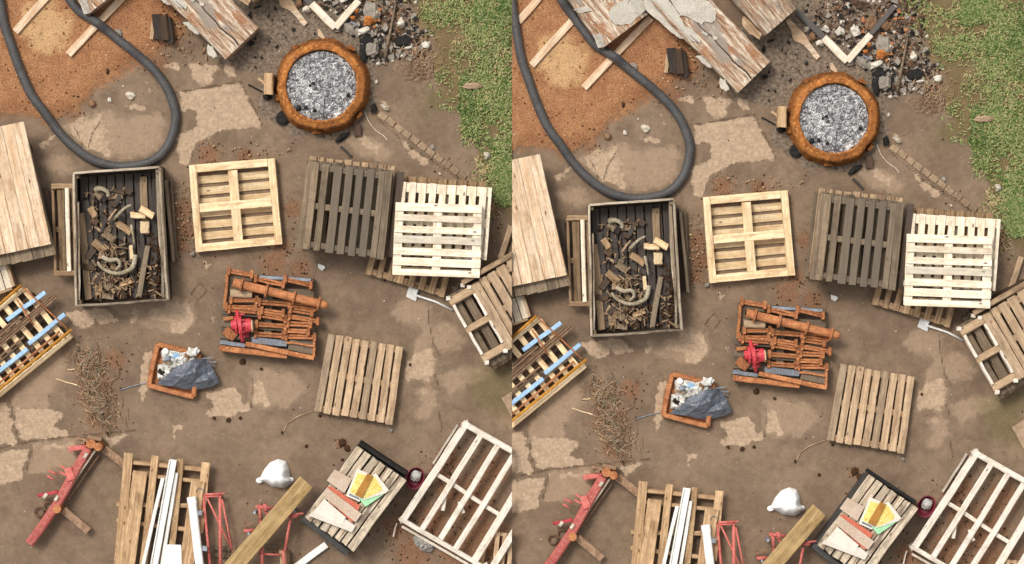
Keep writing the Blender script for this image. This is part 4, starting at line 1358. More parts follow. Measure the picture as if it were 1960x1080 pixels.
# ------------------------------------------------------------------ dark boards under the slanting pallets
for i, (u, v, sx, sy, rz, lab) in enumerate(((884, 543, 15, 14, 0.5, 'grey timber block between the two pallet stacks'), (897, 529, 14, 15, 0.5, 'squared grey block leaning by the slanting pallet'),
                                           (872, 552, 13, 10, 0.5, 'small brown block at the slanting pallet corner'), (912, 517, 14, 13, 0.6, 'dark timber block near the grass edge'))):
    a = (u - sx / 2 * math.cos(rz), v + sx / 2 * math.sin(rz))
    b = (u + sx / 2 * math.cos(rz), v - sx / 2 * math.sin(rz))
    single_plank('timber_block', lab, 'block', a, b, sy, 0.16, 0.16, 'grey_wood', tone(0.85, 0.4))
single_plank('post', 'pale weathered post lying beside the pale pallet stack', 'post', RP(1955, 492), RP(1935, 555), 11, 0.08, 0.075, 'tan_wood', tone(1.1, 0.2))

# ------------------------------------------------------------------ slanting pallets by the edge
d = np.array([0.5, 0.866])
e = np.array([0.866, -0.5])


def fr(o, s, r):
    q = np.array(o) + d * s + e * r
    return (q[0], q[1])


O = (862, 577)
t = Thing('open_pallet', 'slanting tan pallet with two open bays along one side', 'pallet', 930, 630, 0.45)
EZ = 0.45
for r, wd in ((2, 6), (47, 6)):
    for s0, s1 in ((10, 58), (70, 118)):
        t.plank('side_rail', fr(O, s0, r), fr(O, s1, r), wd, EZ + 0.008, 0.10, 'white_wood', tone(1.0))
for s, wd in ((2, 16), (64, 13), (126, 15)):
    t.plank('cross_beam', fr(O, s, -2), fr(O, s, 150), wd, EZ - 0.006, 0.09, 'tan_wood', tone(0.95))
for s, r in ((-6, 0), (-14, 36), (136, 2), (134, 44), (-4, 44)):
    p = fr(O, s, r)
    t.plank('block', (p[0] - 4, p[1]), (p[0] + 4, p[1]), 8, EZ + 0.01, 0.09, 'white_wood', tone(1.0), n=1)
for i, (r, wd, s0, s1) in enumerate(((58, 17, -4, 136), (75, 13, -8, 132), (94, 17, -8, 130), (115, 18, -10, 128), (138, 18, -12, 128))):
    t.plank('deck_board', fr(O, s0, r), fr(O, s1, r), wd, EZ + 0.024, 0.022, 'tan_wood', tone(1.0, 0.15, 0.08))
lo = [fr(O, -10, 2), fr(O, -10, 150), fr(O, 148, 150), fr(O, 148, 2)]
pallet('grey pallet under the slanting open-sided one', lo, EZ - 0.098, even(7, 0.045), 'grey_wood', 0.95, 0.3, 0.08, 0.1, zref=EZ)
pallet('olive-brown bottom pallet of the slanting stack', sh(lo, 2, 6), EZ - 0.098 - PALH, even(7, 0.05), 'tan_wood', 0.9, 0.1, 0.1, zref=EZ)
t = Thing('beam', 'olive-brown beam lying along the top of the slanting stack', 'beam', 935, 530, EZ)
t.plank('beam', fr(O, -19, 38), fr(O, -19, 165), 10, EZ + 0.06, 0.07, 'tan_wood', tone(0.8))
t.plank('packing_strip', fr(O, -19, 40), fr(O, -19, 160), 9, EZ - 0.012, 0.42, 'dark_wood', tone(1.0))
t = Thing('buff_slab', 'buff mossy slab lying at the edge of the mossy ground', 'slab', 980, 790, 0.05)
t.block('slab', [RP(1937, 818), RP(1965, 800), RP(2020, 900), RP(1985, 920), RP(1962, 865)], 0.002, 0.06, 'brick', tone(1.0))

# ------------------------------------------------------------------ single tan pallet
c4 = [(628, 639), (771, 665), (751, 813), (602, 787)]
pallet('tan slatted pallet lying alone on the concrete', c4, PALH + 0.002, [(i * 0.1135, i * 0.1135 + 0.092) for i in range(9)], 'tan_wood', 1.1, 0.08, 0.06, 0.08,
       bearers=(0.05, 0.5, 0.95), bearer_w=0.075, bmat='brown_wood', tones={5: (0.78, 0.25), 0: (0.9, 0.35)})
t = Thing('wire', 'curved pale wire on the concrete by the tan slatted pallet', 'wire', 565, 800, 0.01)
mb = MB()
mb.tube([t.p(q, 0.01) for q in spline([(543, 826), (550, 812), (565, 800), (582, 793), (600, 787)], 5)], 0.006, 5)
t.single(mb.mesh('wire', 'tan_wood', True), tone(1.1))

# ------------------------------------------------------------------ pallet loaded with rusty steel
ZR = lambda *p: zr(1390, 560, 5.4, p)
c4 = [ZR((130, 110))[0], ZR((1030, 170))[0], ZR((1045, 990))[0], ZR((65, 900))[0]]
pallet('grey pallet loaded with rusty steel parts', c4, PALH, even(7, 0.06), 'grey_wood', 0.85, 0.4, 0.1, 0.1, along='h', zref=0.2)
RZ = PALH
t = Thing('rusty_tube', 'fat rusty tube with four collars on the steel-laden pallet', 'tube', *ZR((690, 330))[0], RZ + 0.2)
A, B = ZR((215, 215))[0], ZR((1180, 450))[0]
Az = t.p(A, RZ + 0.17)
dd = t.p(B, RZ + 0.17) - Az
L = dd.length
dn = dd.normalized()
mb = MB()
mb.tube([Vector(), dn * L * 0.93, dn * L * 0.96, dn * L * 0.985, dn * L], [0.055, 0.052, 0.05, 0.035, 0.02], 14)
tb = t.obj('pipe', mb.mesh('pipe', 'rust', True), Az, col=(1.05, 0, .2, 1))
for s in (0.09, 0.35, 0.64, 0.90):
    mb = MB()
    mb.tube([dn * (L * s - 0.012), dn * (L * s + 0.012)], 0.088, 16)
    t.obj('collar', mb.mesh('collar', 'rust'), col=tone(0.9), parent=tb)
for s in (0.15, 0.8):
    q = Az + dn * L * s
    mb = MB()
    mb.box((0, 0, 0), (0.06, 0.1, 0.115))
    t.obj('cradle', mb.mesh('cradle', 'rust'), (q.x, q.y, RZ + 0.058), (0, 0, math.atan2(dn.y, dn.x)), tone(0.8))
rows = [(((165, 95), (400, 135)), ((440, 175), (720, 235)), ((740, 180), (1000, 240))),
        (((190, 395), (450, 395)), ((480, 415), (780, 435)), ((800, 440), (1040, 470))),
        (((140, 465), (440, 470)), ((500, 500), (720, 530)), ((790, 490), (1010, 525))),
        (((170, 490), (470, 515)), ((480, 545), (740, 590)), ((780, 560), (1070, 610))),
        (((450, 640), (740, 660)), ((770, 635), (1000, 645))),
        (((440, 740), (720, 760)), ((740, 705), (980, 715)), ((750, 770), (1040, 775)))]
rl = ['rusty jointed bar at the edge of the steel-laden pallet above the fat tube', 'rusty jointed bar just below the fat collared tube', 'rusty jointed bar second below the fat tube',
      'rusty jointed bar with the longest run in the steel load', 'short rusty jointed bar beside the red valve', 'rusty jointed bar lying next to the blue-grey channel']
for row, lab in zip(rows, rl):
    qs = [ZR(*seg) for seg in row]
    t = Thing('jointed_bar', lab, 'bar', *qs[0][0], RZ + 0.1, group='rusty jointed bars on the pallet')
    for k, (a, b) in enumerate(qs):
        z = RZ + 0.05 + 0.012 * (k % 2)
        for o_ in (-2.4, 2.4):
            t.plank('bar', (a[0], a[1] + o_), (b[0], b[1] + o_), 4.2, z + (0.012 if o_ > 0 else 0), 0.03, 'rust', tone(0.95, 0, 0.15), n=2, end=0.004)
        for q in (a, b):
            t.plank('clamp', (q[0] - 3, q[1]), (q[0] + 3, q[1]), 17, z + 0.035, 0.075, 'rust', tone(0.75, 0, 0.15), n=1, j=0.004)
            t.plank('bolt', (q[0] - 1.8, q[1] + 5), (q[0] + 1.8, q[1] + 5), 3.6, z + 0.055, 0.03, 'rust', tone(1.15, 0, 0.1), n=1)
for lab, a, b, wd, z, th, m_, c_ in (
        ('pale wood chock in the rusty steel load', (185, 325), (405, 330), 15, 0.1, 0.09, 'tan_wood', tone(1.05, 0.2)),
        ('blue-grey steel channel on the steel-laden pallet', (400, 800), (760, 840), 13, 0.06, 0.055, 'steel', tone(0.75)),
        ('pale blue-grey flat bar under the red valve', (75, 825), (330, 860), 8, 0.04, 0.03, 'steel', tone(0.8)),
        ('grey board at the end of the blue-grey channel', (780, 850), (1030, 900), 20, 0.05, 0.03, 'grey_wood', tone(1.0, 0.6)),
        ('wide rusty angle iron along the pallet edge', (75, 885), (760, 965), 11, 0.07, 0.06, 'rust', tone(1.05)),
        ('slim rusty angle iron crossing the wide one', (340, 840), (1035, 985), 9, 0.12, 0.045, 'rust', tone(1.15)),
        ('thin rusty strip edging the grey board', (760, 825), (1045, 865), 4, 0.09, 0.08, 'rust', tone(1.1)),
        ('rusty end bar across the edge of the steel-laden pallet', (1040, 790), (1035, 985), 5, 0.07, 0.06, 'rust', tone(1.0)),
        ('upright rusty bar at the tube end of the pallet', (150, 130), (120, 480), 6, 0.06, 0.05, 'rust', tone(0.8)),
        ('rusty plate under the red valve', (120, 700), (230, 780), 18, 0.035, 0.03, 'rust', tone(0.85)),
        ('short rusty stub poking out beside the red valve', (105, 590), (210, 575), 7, 0.06, 0.05, 'rust', tone(0.9)),
        ('silvery flat strip behind the jointed bars', (470, 155), (1000, 190), 6, 0.03, 0.02, 'steel', tone(1.0))):
    a, b = ZR(a, b)
    single_plank('steel_bar' if m_ in ('rust', 'steel') else 'board', lab, 'bar' if m_ in ('rust', 'steel') else 'board', a, b, wd, RZ + 0.003 + z, th, m_, c_, zref=RZ + 0.1)
t = Thing('red_valve', 'bright red flanged valve on the rusty steel load', 'valve', *ZR((300, 650))[0], RZ + 0.2)
vz = RZ + 0.14
cA, cB = ZR((190, 660), (400, 640))
ax = (t.p(cB) - t.p(cA)).normalized()
def disc(nm, pos, r, th, mt, col=None, seg=18, zc=vz):
    mb = MB()
    mb.tube([ax * -th / 2, ax * th / 2], r, seg)
    p_ = t.p(ZR(pos)[0], zc)
    return t.obj(nm, mb.mesh(nm, mt), p_, (0, 0, 0), col or tone(1.0))
disc('flange', (290, 660), 0.135, 0.03, 'red')
disc('flange', (240, 650), 0.115, 0.03, 'red')
disc('body', (340, 655), 0.085, 0.13, 'red', tone(1.05))
disc('hub', (220, 650), 0.06, 0.07, 'red')
disc('seat_ring', (402, 660), 0.078, 0.02, 'tan_wood', tone(1.2))
for y in (540, 600, 660, 720, 770):
    mb = MB()
    mb.tube([ax * -0.035, ax * 0.035], 0.013, 6)
    p_ = t.p(ZR((300, y))[0], vz + 0.1 * math.cos((y - 655) / 90) + 0.01)
    t.obj('bolt', mb.mesh('bolt', 'red'), p_, (0, 0, 0), tone(0.9))
mb = MB()
mb.box((0, 0, 0), (0.1, 0.1, 0.055))
t.obj('foot', mb.mesh('foot', 'red'), t.p(ZR((320, 740))[0], RZ + 0.03), (0, 0, 0.1), tone(0.85))
t.tube('lever', [(*ZR((250, 500))[0], vz + .05), (*ZR((275, 640))[0], vz + 0.1), (*ZR((310, 820))[0], vz + 0.04)], 0.022, 'red', 8)

# ------------------------------------------------------------------ rusty tray with rags and grey sheet
ZT = lambda *p: zr(980, 620, 3.177, p)
t = Thing('rust_tray', 'rusty steel tray heaped with white rags', 'tray', *ZT((1090, 460))[0], 0.1)
c4 = ZT((975, 305), (1225, 365), (1190, 620), (920, 555))
for i in range(4):
    t.plank('tray_side', c4[i], c4[(i + 1) % 4], 9, 0.13 - 0.004 * i, 0.125 - 0.004 * i, 'rust', tone(0.95), j=0.006)
t.block('tray_floor', [lerp(q, lerp(c4[0], c4[2], .5), 0.03) for q in c4], 0.004, 0.03, 'rust', tone(0.8))
t = Thing('rag_heap', 'heap of dirty white rags in the rusty tray', 'rags', *ZT((1080, 420))[0], 0.15)
for i, (pl, h) in enumerate(((((985, 345), (1040, 335), (1120, 350), (1220, 330), (1215, 420), (1100, 470), (1000, 440)), 0.10),
                             (((970, 430), (1060, 420), (1070, 480), (1010, 530), (965, 520)), 0.11), (((1050, 380), (1150, 360), (1210, 400), (1120, 450)), 0.14))):
    mb = MB()
    mb.dome([t.xy(q) for q in ZT(*pl)], h, 12, 48, 4.0, 0.07, 13, i * 7, 0.032)
    t.obj('rag', mb.mesh('rag', 'rag', True), col=tone(1.0))
for i, (x, y, sx, sy, mt) in enumerate(((1040, 395, .05, .035, 'steel'), (1085, 375, .045, .04, 'blue'), (1120, 400, .06, .03, 'rag'), (1180, 350, .06, .045, 'rag'), (1000, 470, .035, .05, 'char'), (1150, 385, .05, .03, 'brown_stone'), (1205, 345, .04, .05, 'white_cloth'))):
    mb = MB()
    mb.rock((0, 0, 0), (sx, sy, 0.035), i * 3, 0.9, 2, i)
    t.obj('scrap', mb.mesh('scrap', mt), t.p(ZT((x, y))[0], 0.185), (0, 0, 0), tone(0.95))
t = Thing('grey_sheet', 'slate-grey plastic sheet crumpled over the white rags', 'sheet', *ZT((1170, 480))[0], 0.2)
PT = [(960, 550, .06), (1020, 500, .13), (1085, 440, .17), (1170, 403, .2), (1212, 390, .25), (1268, 398, .16), (1308, 468, .10), (1342, 538, .05), (1290, 564, .06),
      (1180, 586, .05), (1115, 574, .08), (1060, 560, .10), (1205, 470, .20), (1135, 495, .235), (1180, 542, .12), (1240, 488, .13), (1268, 520, .17)]
TF = [(0, 1, 11), (1, 13, 11), (1, 2, 13), (2, 3, 13), (3, 12, 13), (3, 4, 12), (4, 15, 12), (4, 5, 15), (5, 6, 15), (6, 16, 15), (6, 7, 16), (7, 8, 16), (8, 14, 16), (8, 9, 14),
      (15, 16, 14), (12, 15, 14), (13, 12, 14), (13, 14, 10), (14, 9, 10), (11, 13, 10)]
bm = bmesh.new()
bv = [bm.verts.new(t.p(ZT((x, y))[0], z + 0.03)) for x, y, z in PT]
for f in TF:
    bm.faces.new([bv[i] for i in reversed(f)])
bmesh.ops.recalc_face_normals(bm, faces=bm.faces[:])
bmesh.ops.subdivide_edges(bm, edges=bm.edges[:], cuts=4, use_grid_fill=True)
for v_ in bm.verts:
    v_.co.z += 0.03 * (1 - abs(mnoise.noise(v_.co * 9)) * 2) * 0.5 + 0.012 * mnoise.noise(v_.co * 24)
    v_.co.x += 0.008 * mnoise.noise(v_.co * 17)
bmesh.ops.solidify(bm, geom=bm.faces[:], thickness=0.004)
me = bpy.data.meshes.new('grey_sheet')
bm.to_mesh(me)
bm.free()
me.materials.append(M['tarp'])
t.single(me, (1, 0, .5, 1))
t = Thing('white_tin', 'round white tin lying in the rags', 'tin', *ZT((1020, 348))[0], 0.18)
mb = MB()
mb.tube([(0, 0, 0.15), (0, 0, 0.185), (0, 0, 0.19), (0, 0, 0.17)], [0.04, 0.04, 0.03, 0.028], 14)
t.single(mb.mesh('white_tin', 'white_paint'))
for i, (a, b) in enumerate((((1235, 395), (1300, 385)), ((1245, 405), (1320, 415)), ((1260, 420), (1315, 435)))):
    a, b = ZT(a, b)
    single_plank('metal_strip', 'thin silver strip sticking out from under the grey sheet', 'strip', a, b, 2.5, 0.14, 0.012, 'steel', tone(1.3), 'silver strips under the grey sheet', z2=0.06)
single_plank('offcut', 'small orange-brown offcut lying on the rags', 'offcut', *ZT((1000, 408), (1048, 415)), 6, 0.19, 0.02, 'brown_wood', tone(1.1), zref=0.18)
t = Thing('cord_piece', 'faint blue-grey cord between the twig heap and the tray', 'cord', *ZT((840, 560))[0], 0.01)
mb = MB()
mb.tube([t.p(q, 0.012) for q in spline(ZT((750, 580), (800, 565), (860, 548), (925, 538)), 4)], 0.007, 5)
t.single(mb.mesh('cord_piece', 'steel', True), tone(0.9))

# ------------------------------------------------------------------ twig heap
for mt, nn, lab, sd in (('twig', 330, 'heap of dry brown twigs and stalks on the concrete', 1), ('twig_grey', 90, 'greyish stalks lying through the brown twig heap', 2)):
    t = Thing('twig_heap', None, None, 182, 745, 0.04, kind='stuff')
    mb = MB()
    rr = random.Random(sd)
    for _ in range(nn):
        s = rr.random()
        cu, cv = 165 + 38 * s + rr.gauss(0, 17 if mt == 'twig' else 9), 680 + 130 * s + rr.gauss(0, 12)
        a = rr.gauss(1.1, 0.8)
        Ln = rr.uniform(10, 34)
        z = 0.008 + rr.random() * 0.07 * max(0.1, 1 - abs(cu - 165 - 38 * s) / 30)
        cv2 = rr.uniform(-0.6, 0.6)
        pts = []
        for k in range(5):
            w_ = (k / 4 - 0.5) * Ln
            aa = a + cv2 * (k / 4 - 0.5)
            pts.append(t.p((cu + w_ * math.cos(aa), cv + w_ * math.sin(aa)), z + rr.uniform(0, 0.015)))
        mb.tube(pts, [0.0065, 0.006, 0.005, 0.004, 0.002], 3, False)
    o = t.single(mb.mesh('twig_heap', mt), (1.0, 0, .3, 1))
    o['label'] = lab
single_plank('stick', 'thin straw-coloured stick lying beside the twig heap', 'stick', (108, 726), (148, 738), 2.4, 0.018, 0.014, 'pale', tone(0.9))
single_plank('stick', 'short pale peg beside the twig heap', 'stick', (128, 708), (143, 707), 2.4, 0.018, 0.014, 'pale', tone(0.9))

# ------------------------------------------------------------------ pallet with blue bars and rebar
t = Thing('pallet', 'pale narrow-slatted pallet carrying blue bars and brown steel rods', 'pallet', 60, 645, 0.25)
ex = np.array([127, -104]) / math.hypot(127, 104)
ey = np.array([ex[1], -ex[0]])              # away from the pale beam, up the picture
ey = -ey if ey[1] > 0 else ey
BO = np.array([8, 746.])
bp = lambda s, r: tuple(BO + ex * s + ey * r)
BZ2 = 0.142
for i in range(12):
    s = -118 + i * 24.2
    t.plank('deck_board', bp(s, 4), bp(s, 124), 11, BZ2, 0.022, 'pale', tone(1.15, 0, 0.05))
t.plank('side_beam', bp(-130, 0), bp(162, 0), 9, BZ2 + 0.03, 0.17, 'pale', tone(1.12))
t.plank('side_beam', bp(-130, 126), bp(150, 126), 8, BZ2 + 0.03, 0.17, 'pale', tone(1.1))
for r in (20, 62, 104):
    t.plank('bearer', bp(-125, r), bp(156, r), 14, BZ2 - 0.024, 0.115, 'dark_wood', tone(0.8))
t = Thing('steel_rack', 'ochre steel rack frame standing on the blue-barred pallet', 'rack', 60, 645, 0.3)
t.tube('rail', [(*bp(-130, 7), .25), (*bp(171, 8), .25)], 0.02, 'orange_paint', 8)
t.tube('rail', [(*bp(-130, 122), .25), (*bp(150, 134), .25)], 0.02, 'orange_paint', 8)
t.tube('rail', [(*bp(-130, 14), .20), (*bp(150, 20), .20)], 0.014, 'rust', 8)
for (s0, r0), (s1, r1) in (((166, 8), (158, 70)), ((158, 70), (150, 130)), ((120, 60), (126, 118))):
    t.tube('brace', [(*bp(s0, r0), .225), (*bp(s1, r1), .225)], 0.011, 'rust', 6)
for s, r in ((-100, 7), (150, 8), (-100, 122), (135, 133)):
    t.tube('leg', [(*bp(s, r), .25), (*bp(s, r), BZ2 - .002)], 0.015, 'orange_paint', 8)
for lab, a, b in (('pale blue bar on the top side of the brown steel rods', (13, 613), (86, 560)), ('pale blue bar between the rods and the pale beam', (55, 658), (124, 602)),
                  ('longer pale blue bar whose end meets the other bar', (-60, 757), (52, 668))):
    single_plank('blue_bar', lab, 'bar', a, b, 8.5, 0.215, 0.045, 'blue', tone(1.0), zref=0.22)
rl = [((-40, 690), (105, 566), 5), ((-40, 697), (108, 570), 5), ((-40, 684), (98, 566), 4), ((-40, 678), (42, 606), 5), ((-40, 671), (36, 604), 5), ((-40, 716), (46, 645), 5), ((-40, 725), (40, 657), 5)]
for i, (a, b, wd) in enumerate(rl):
    u, v = lerp(a, b, .5)
    t = Thing('steel_rod', 'brown ribbed steel rod laid lengthwise between the blue bars', 'rod', u, v, 0.2, group='brown steel rods on the blue-barred pallet')
    mb = MB()
    z = 0.165 + (0.032 if i % 2 else 0)
    A, B = t.p(a, z), t.p(b, z)
    N = 60
    mb.tube([A.lerp(B, k / N) for k in range(N + 1)], [wd * K / 2 * (1.06 if k % 2 else 0.92) for k in range(N + 1)], 7)
    t.single(mb.mesh('steel_rod', 'rust_dark', True), tone(0.95, 0, 0.12))

# ------------------------------------------------------------------ red digger arm
ZM = lambda *p: zl(0, 800, 5.4, p)
t = Thing('machine_arm', 'red jointed machine arm with rusty pivots lying on the concrete', 'machine', 140, 910, 0.25)
t.plank('arm_plate', *ZM((905, 320), (560, 930)), 17, 0.24, 0.16, 'faded_red', tone(0.85), j=0.006)
t.plank('arm_plate', *ZM((560, 930), (300, 1300)), 17, 0.232, 0.15, 'faded_red', tone(0.82), j=0.006)
t.plank('slide_rail', *ZM((975, 345), (600, 900)), 4, 0.2, 0.04, 'bleached_edge', tone(1.1, .2))
t.plank('slide_rail', *ZM((1000, 400), (690, 850)), 3, 0.1, 0.03, 'rust_dark', tone(1.1))
t.plank('link_bar', *ZM((1060, 330), (1330, 540)), 15, 0.14, 0.05, 'rust_dark', tone(1.45))
t.plank('link_bar', *ZM((640, 960), (900, 1180)), 15, 0.14, 0.05, 'rust_dark', tone(1.3))
for p_, r_ in (((1015, 300), 8), ((590, 940), 8), ((940, 270), 9)):
    q = ZM(p_)[0]
    mb = MB()
    mb.tube([(0, 0, 0.0), (0, 0, 0.27)], r_ * K, 14)
    t.obj('pivot', mb.mesh('pivot', 'rust'), t.p(q, 0.003), (0, 0, 0), tone(1.0))
for a, b in (((620, 500), (720, 560)), ((610, 560), (700, 610)), ((500, 550), (590, 590)), ((485, 600), (550, 640))):
    t.tube('prong', [(*ZM(a)[0], .2), (*ZM(b)[0], .21)], 0.014, 'faded_red', 8)
t.plank('lever', *ZM((385, 810), (590, 770)), 6, 0.2, 0.06, 'red', tone(0.85))
t.plank('bracket', *ZM((700, 330), (890, 300)), 10, 0.2, 0.1, 'faded_red', tone(1.0))
t.plank('bracket', *ZM((700, 520), (740, 640)), 15, 0.26, 0.05, 'faded_red', tone(1.15))
for a, b, wd in (((790, 215), (900, 240), 6), ((900, 200), (1040, 230), 8), ((820, 260), (870, 265), 7)):
    t.plank('hinge_part', *ZM(a, b), wd, 0.22, 0.15, 'rust_dark', tone(1.2))
for p_ in ((885, 390), (585, 830), (470, 805)):
    q = ZM(p_)[0]
    t.plank('grease_cap', (q[0] - 3, q[1] + 4), (q[0] + 3, q[1] - 4), 6, 0.265, 0.03, 'stone', tone(1.0), n=1)
for p_ in ((480, 930), (385, 985)):
    mb = MB()
    n_ = 18
    mb.tube([Vector((math.cos(2 * math.pi * k / n_) * .055, math.sin(2 * math.pi * k / n_) * .055, 0.05)) for k in range(n_ + 1)], 0.014, 6)
    t.obj('chain_ring', mb.mesh('chain_ring', 'rust_dark', True), t.p(ZM(p_)[0], 0), (0, 0, 0), tone(0.7))

# ------------------------------------------------------------------ timber rack with white gutters
ZP = lambda *p: zl(210, 850, 4.695, p)
t = Thing('timber_rack', 'rough timber pallet with long protruding boards under white gutters', 'pallet', 315, 980, 0.2)
TZ = 0.19
for a, b, wd, br in (((170, 85), (40, 1500), 17, 1.05), ((410, 110), (250, 1500), 14, 1.0), ((640, 140), (500, 1500), 12, 0.95), ((862, 170), (800, 800), 16, 1.05)):
    t.plank('long_board', *ZP(a, b), wd, TZ, 0.03, 'brown_wood', tone(br + 0.2, 0.0), n=5)
for a, b, wd, z in (((190, 170), (850, 240), 8, TZ - 0.032), ((150, 270), (850, 345), 7, TZ - 0.032), ((60, 690), (800, 790), 8, TZ - 0.032), ((60, 545), (830, 565), 8, TZ - 0.035), ((30, 1150), (700, 1230), 9, TZ - 0.032)):
    t.plank('cross_bar', *ZP(a, b), wd, z, z - 0.004, 'brown_wood', tone(1.25, 0.05))
single_plank('plank', 'widest brown plank lying on the rough timber pallet', 'plank', *ZP((275, 250), (110, 1450)), 27, TZ + 0.035, 0.032, 'brown_wood', tone(1.3))
single_plank('plank', 'knotty plank beside the white pipe on the timber pallet', 'plank', *ZP((795, 340), (640, 1450)), 27, TZ + 0.035, 0.032, 'brown_wood', tone(1.2))
t = Thing('gutter', 'long white plastic gutter lying across the timber pallet', 'gutter', 310, 985, TZ + 0.1)
a, b = ZP((565, 150), (330, 1450))
t.plank('channel_floor', a, b, 13, TZ + 0.055, 0.05, 'white_paint', tone(1.0), n=4, j=0.001)
t.plank('channel_lip', (a[0] - 6, a[1]), (b[0] - 6, b[1]), 2.5, TZ + 0.08, 0.07, 'white_paint', tone(1.0), j=0.001)
t.plank('channel_lip', (a[0] + 6, a[1]), (b[0] + 6, b[1]), 2.5, TZ + 0.08, 0.07, 'white_paint', tone(1.0), j=0.001)
single_plank('white_profile', 'slim white profile next to the wide plank and gutter', 'profile', *ZP((475, 310), (215, 1450)), 7, TZ + 0.04, 0.035, 'white_paint', tone(0.92))
single_plank('white_profile', 'slim white profile on the inner side of the gutter', 'profile', *ZP((600, 265), (410, 1450)), 7, TZ + 0.04, 0.035, 'white_paint', tone(0.9))
t = Thing('white_pipe', 'white square downpipe with an end cap beside the red trestle', 'pipe', 372, 1010, TZ + 0.1)
a, b = ZP((735, 480), (850, 1450))
t.plank('pipe', lerp(a, b, 0.06), b, 16, TZ + 0.12, 0.08, 'white_paint', tone(1.0), j=0.001)
t.plank('end_cap', a, lerp(a, b, 0.06), 17.5, TZ + 0.125, 0.09, 'white_paint', tone(0.95), j=0.001)
for p_ in ((805, 625), (850, 940)):
    q = ZP(p_)[0]
    t.plank('bracket', (q[0] - 4, q[1]), (q[0] + 5, q[1]), 10, TZ + 0.10, 0.06, 'steel', tone(1.2), n=1)
t = Thing('white_sheet', 'white plastic panel between the gutter and the knotty plank', 'panel', 331, 1065, TZ + 0.05)
t.block('panel', ZP((492, 905), (640, 910), (645, 1060), (630, 1400), (430, 1400)), TZ + 0.003, TZ + 0.04, 'white_paint', tone(1.0))
t = Thing('wire_hoop', 'small wire hoop on the knotty plank', 'wire', *ZP((810, 430))[0], TZ + .04)
mb = MB()
mb.tube([(math.cos(k / 9 * 3.6 - 0.3) * .045, math.sin(k / 9 * 3.6 - 0.3) * .045, TZ + 0.045) for k in range(10)], 0.005, 5)
t.single(mb.mesh('wire_hoop', 'steel'), tone(0.6))

# ------------------------------------------------------------------ red trestles, plank, sack
ZQ = lambda *p: zl(370, 850, 4.696, p)


def qz(p_, z):
    q = ZQ(p_)[0]
    return (q[0], q[1], z)


t = Thing('trestle', 'folded red tubular trestle beside the white downpipe', 'trestle', 415, 1010, 0.2)
for a, b, r_ in (((90, 470), (165, 1250), .022), ((240, 490), (242, 1250), .026), ((85, 460), (255, 450), .022), ((90, 480), (250, 470), .014),
                 ((125, 490), (350, 960), .015), ((258, 500), (348, 955), .015), ((250, 450), (290, 444), .014)):
    t.tube('tube', [(*qz(a, .2)[:2], .20), (*qz(b, .2)[:2], .17)], r_ * 0.8, 'faded_red', 8, tone(1.1))
for a in ((90, 470), (240, 480), (165, 1240), (242, 1240)):
    t.tube('leg', [qz(a, .2), qz(a, .004)], 0.016, 'faded_red', 8)
for a, b, wd, lab in (((180, 930), (330, 950), 9, 'grey timber scrap under the folded red trestle'), ((190, 1000), (320, 1010), 8, 'short dark timber scrap under the red trestle'), ((640, 920), (760, 930), 8, 'dark batten under the red trestle with the plank')):
    single_plank('timber_scrap', lab, 'timber', *ZQ(a, b), wd, 0.05, 0.045, 'grey_wood', tone(0.85, .3))
t = Thing('trestle', 'red trestle with crossing arms under the broad plank', 'trestle', 520, 1020, 0.3)
for a, b, r_, z0, z1 in (((595, 560), (605, 690), .022, .3, .3), ((605, 690), (625, 1200), .022, .3, .26), ((560, 565), (715, 580), .022, .3, .3), ((640, 540), (660, 600), .028, .31, .31),
                         ((860, 640), (990, 625), .016, .3, .3), ((870, 680), (822, 960), .018, .3, .28), ((860, 650), (935, 650), .03, .28, .28), ((580, 990), (790, 1000), .014, .25, .25),
                         ((455, 785), (545, 775), .024, .28, .28), ((710, 580), (870, 650), .02, .29, .29), ((620, 560), (700, 690), .018, .29, .29), ((805, 960), (830, 1150), .02, .28, .26)):
    t.tube('tube', [qz(a, z0), qz(b, z1)], r_, 'faded_red', 8, tone(0.95))
for a in ((595, 565), (870, 660), (622, 1150), (822, 960), (465, 783)):
    t.tube('leg', [qz(a, .28), qz(a, .004)], 0.016, 'faded_red', 8)
t.plank('steel_plate', *ZQ((445, 735), (545, 720)), 9, 0.2, 0.02, 'rust_dark', tone(1.0))
for p_ in ((552, 620), (905, 600), (500, 805)):
    q = ZQ(p_)[0]
    t.plank('bolt', (q[0] - 2, q[1]), (q[0] + 2, q[1]), 6, 0.32, 0.3, 'steel', tone(1.3), n=1)
single_plank('post', 'square tan post stub beside the red trestle arms', 'post', *ZQ((815, 960), (825, 1250)), 18, 0.18, 0.17, 'brown_wood', tone(1.15))
single_plank('plank', 'broad ochre plank resting slantwise over the red trestle', 'plank', *ZQ((1015, 345), (200, 1290)), 33, 0.40, 0.04, 'ply', tone(1.05, 0.0), zref=0.37)
t = Thing('white_sack', 'full white woven sack standing on the concrete', 'sack', *ZQ((740, 290))[0], 0.2)
mb = MB()
mb.dome([t.xy(q) for q in ZQ((580, 335), (625, 240), (680, 175), (755, 145), (825, 165), (852, 230), (860, 305), (896, 350), (860, 375), (810, 408), (700, 396), (645, 362))],
        0.22, 14, 72, 3.5, 0.025, 6, 4)
sb = t.obj('bag', mb.mesh('bag', 'white_cloth', True))
mb = MB()
mb.rock((0, 0, 0.03), (0.05, 0.035, 0.03), 3, 0.5, 2)
t.obj('tied_corner', mb.mesh('tied_corner', 'white_cloth'), t.p(ZQ((588, 335))[0]), (0, 0, 0.5))
t.tube('tie', [qz((862, 318), 0.05), qz((885, 320), 0.05), qz((890, 345), .03)], 0.012, 'white_cloth', 6)
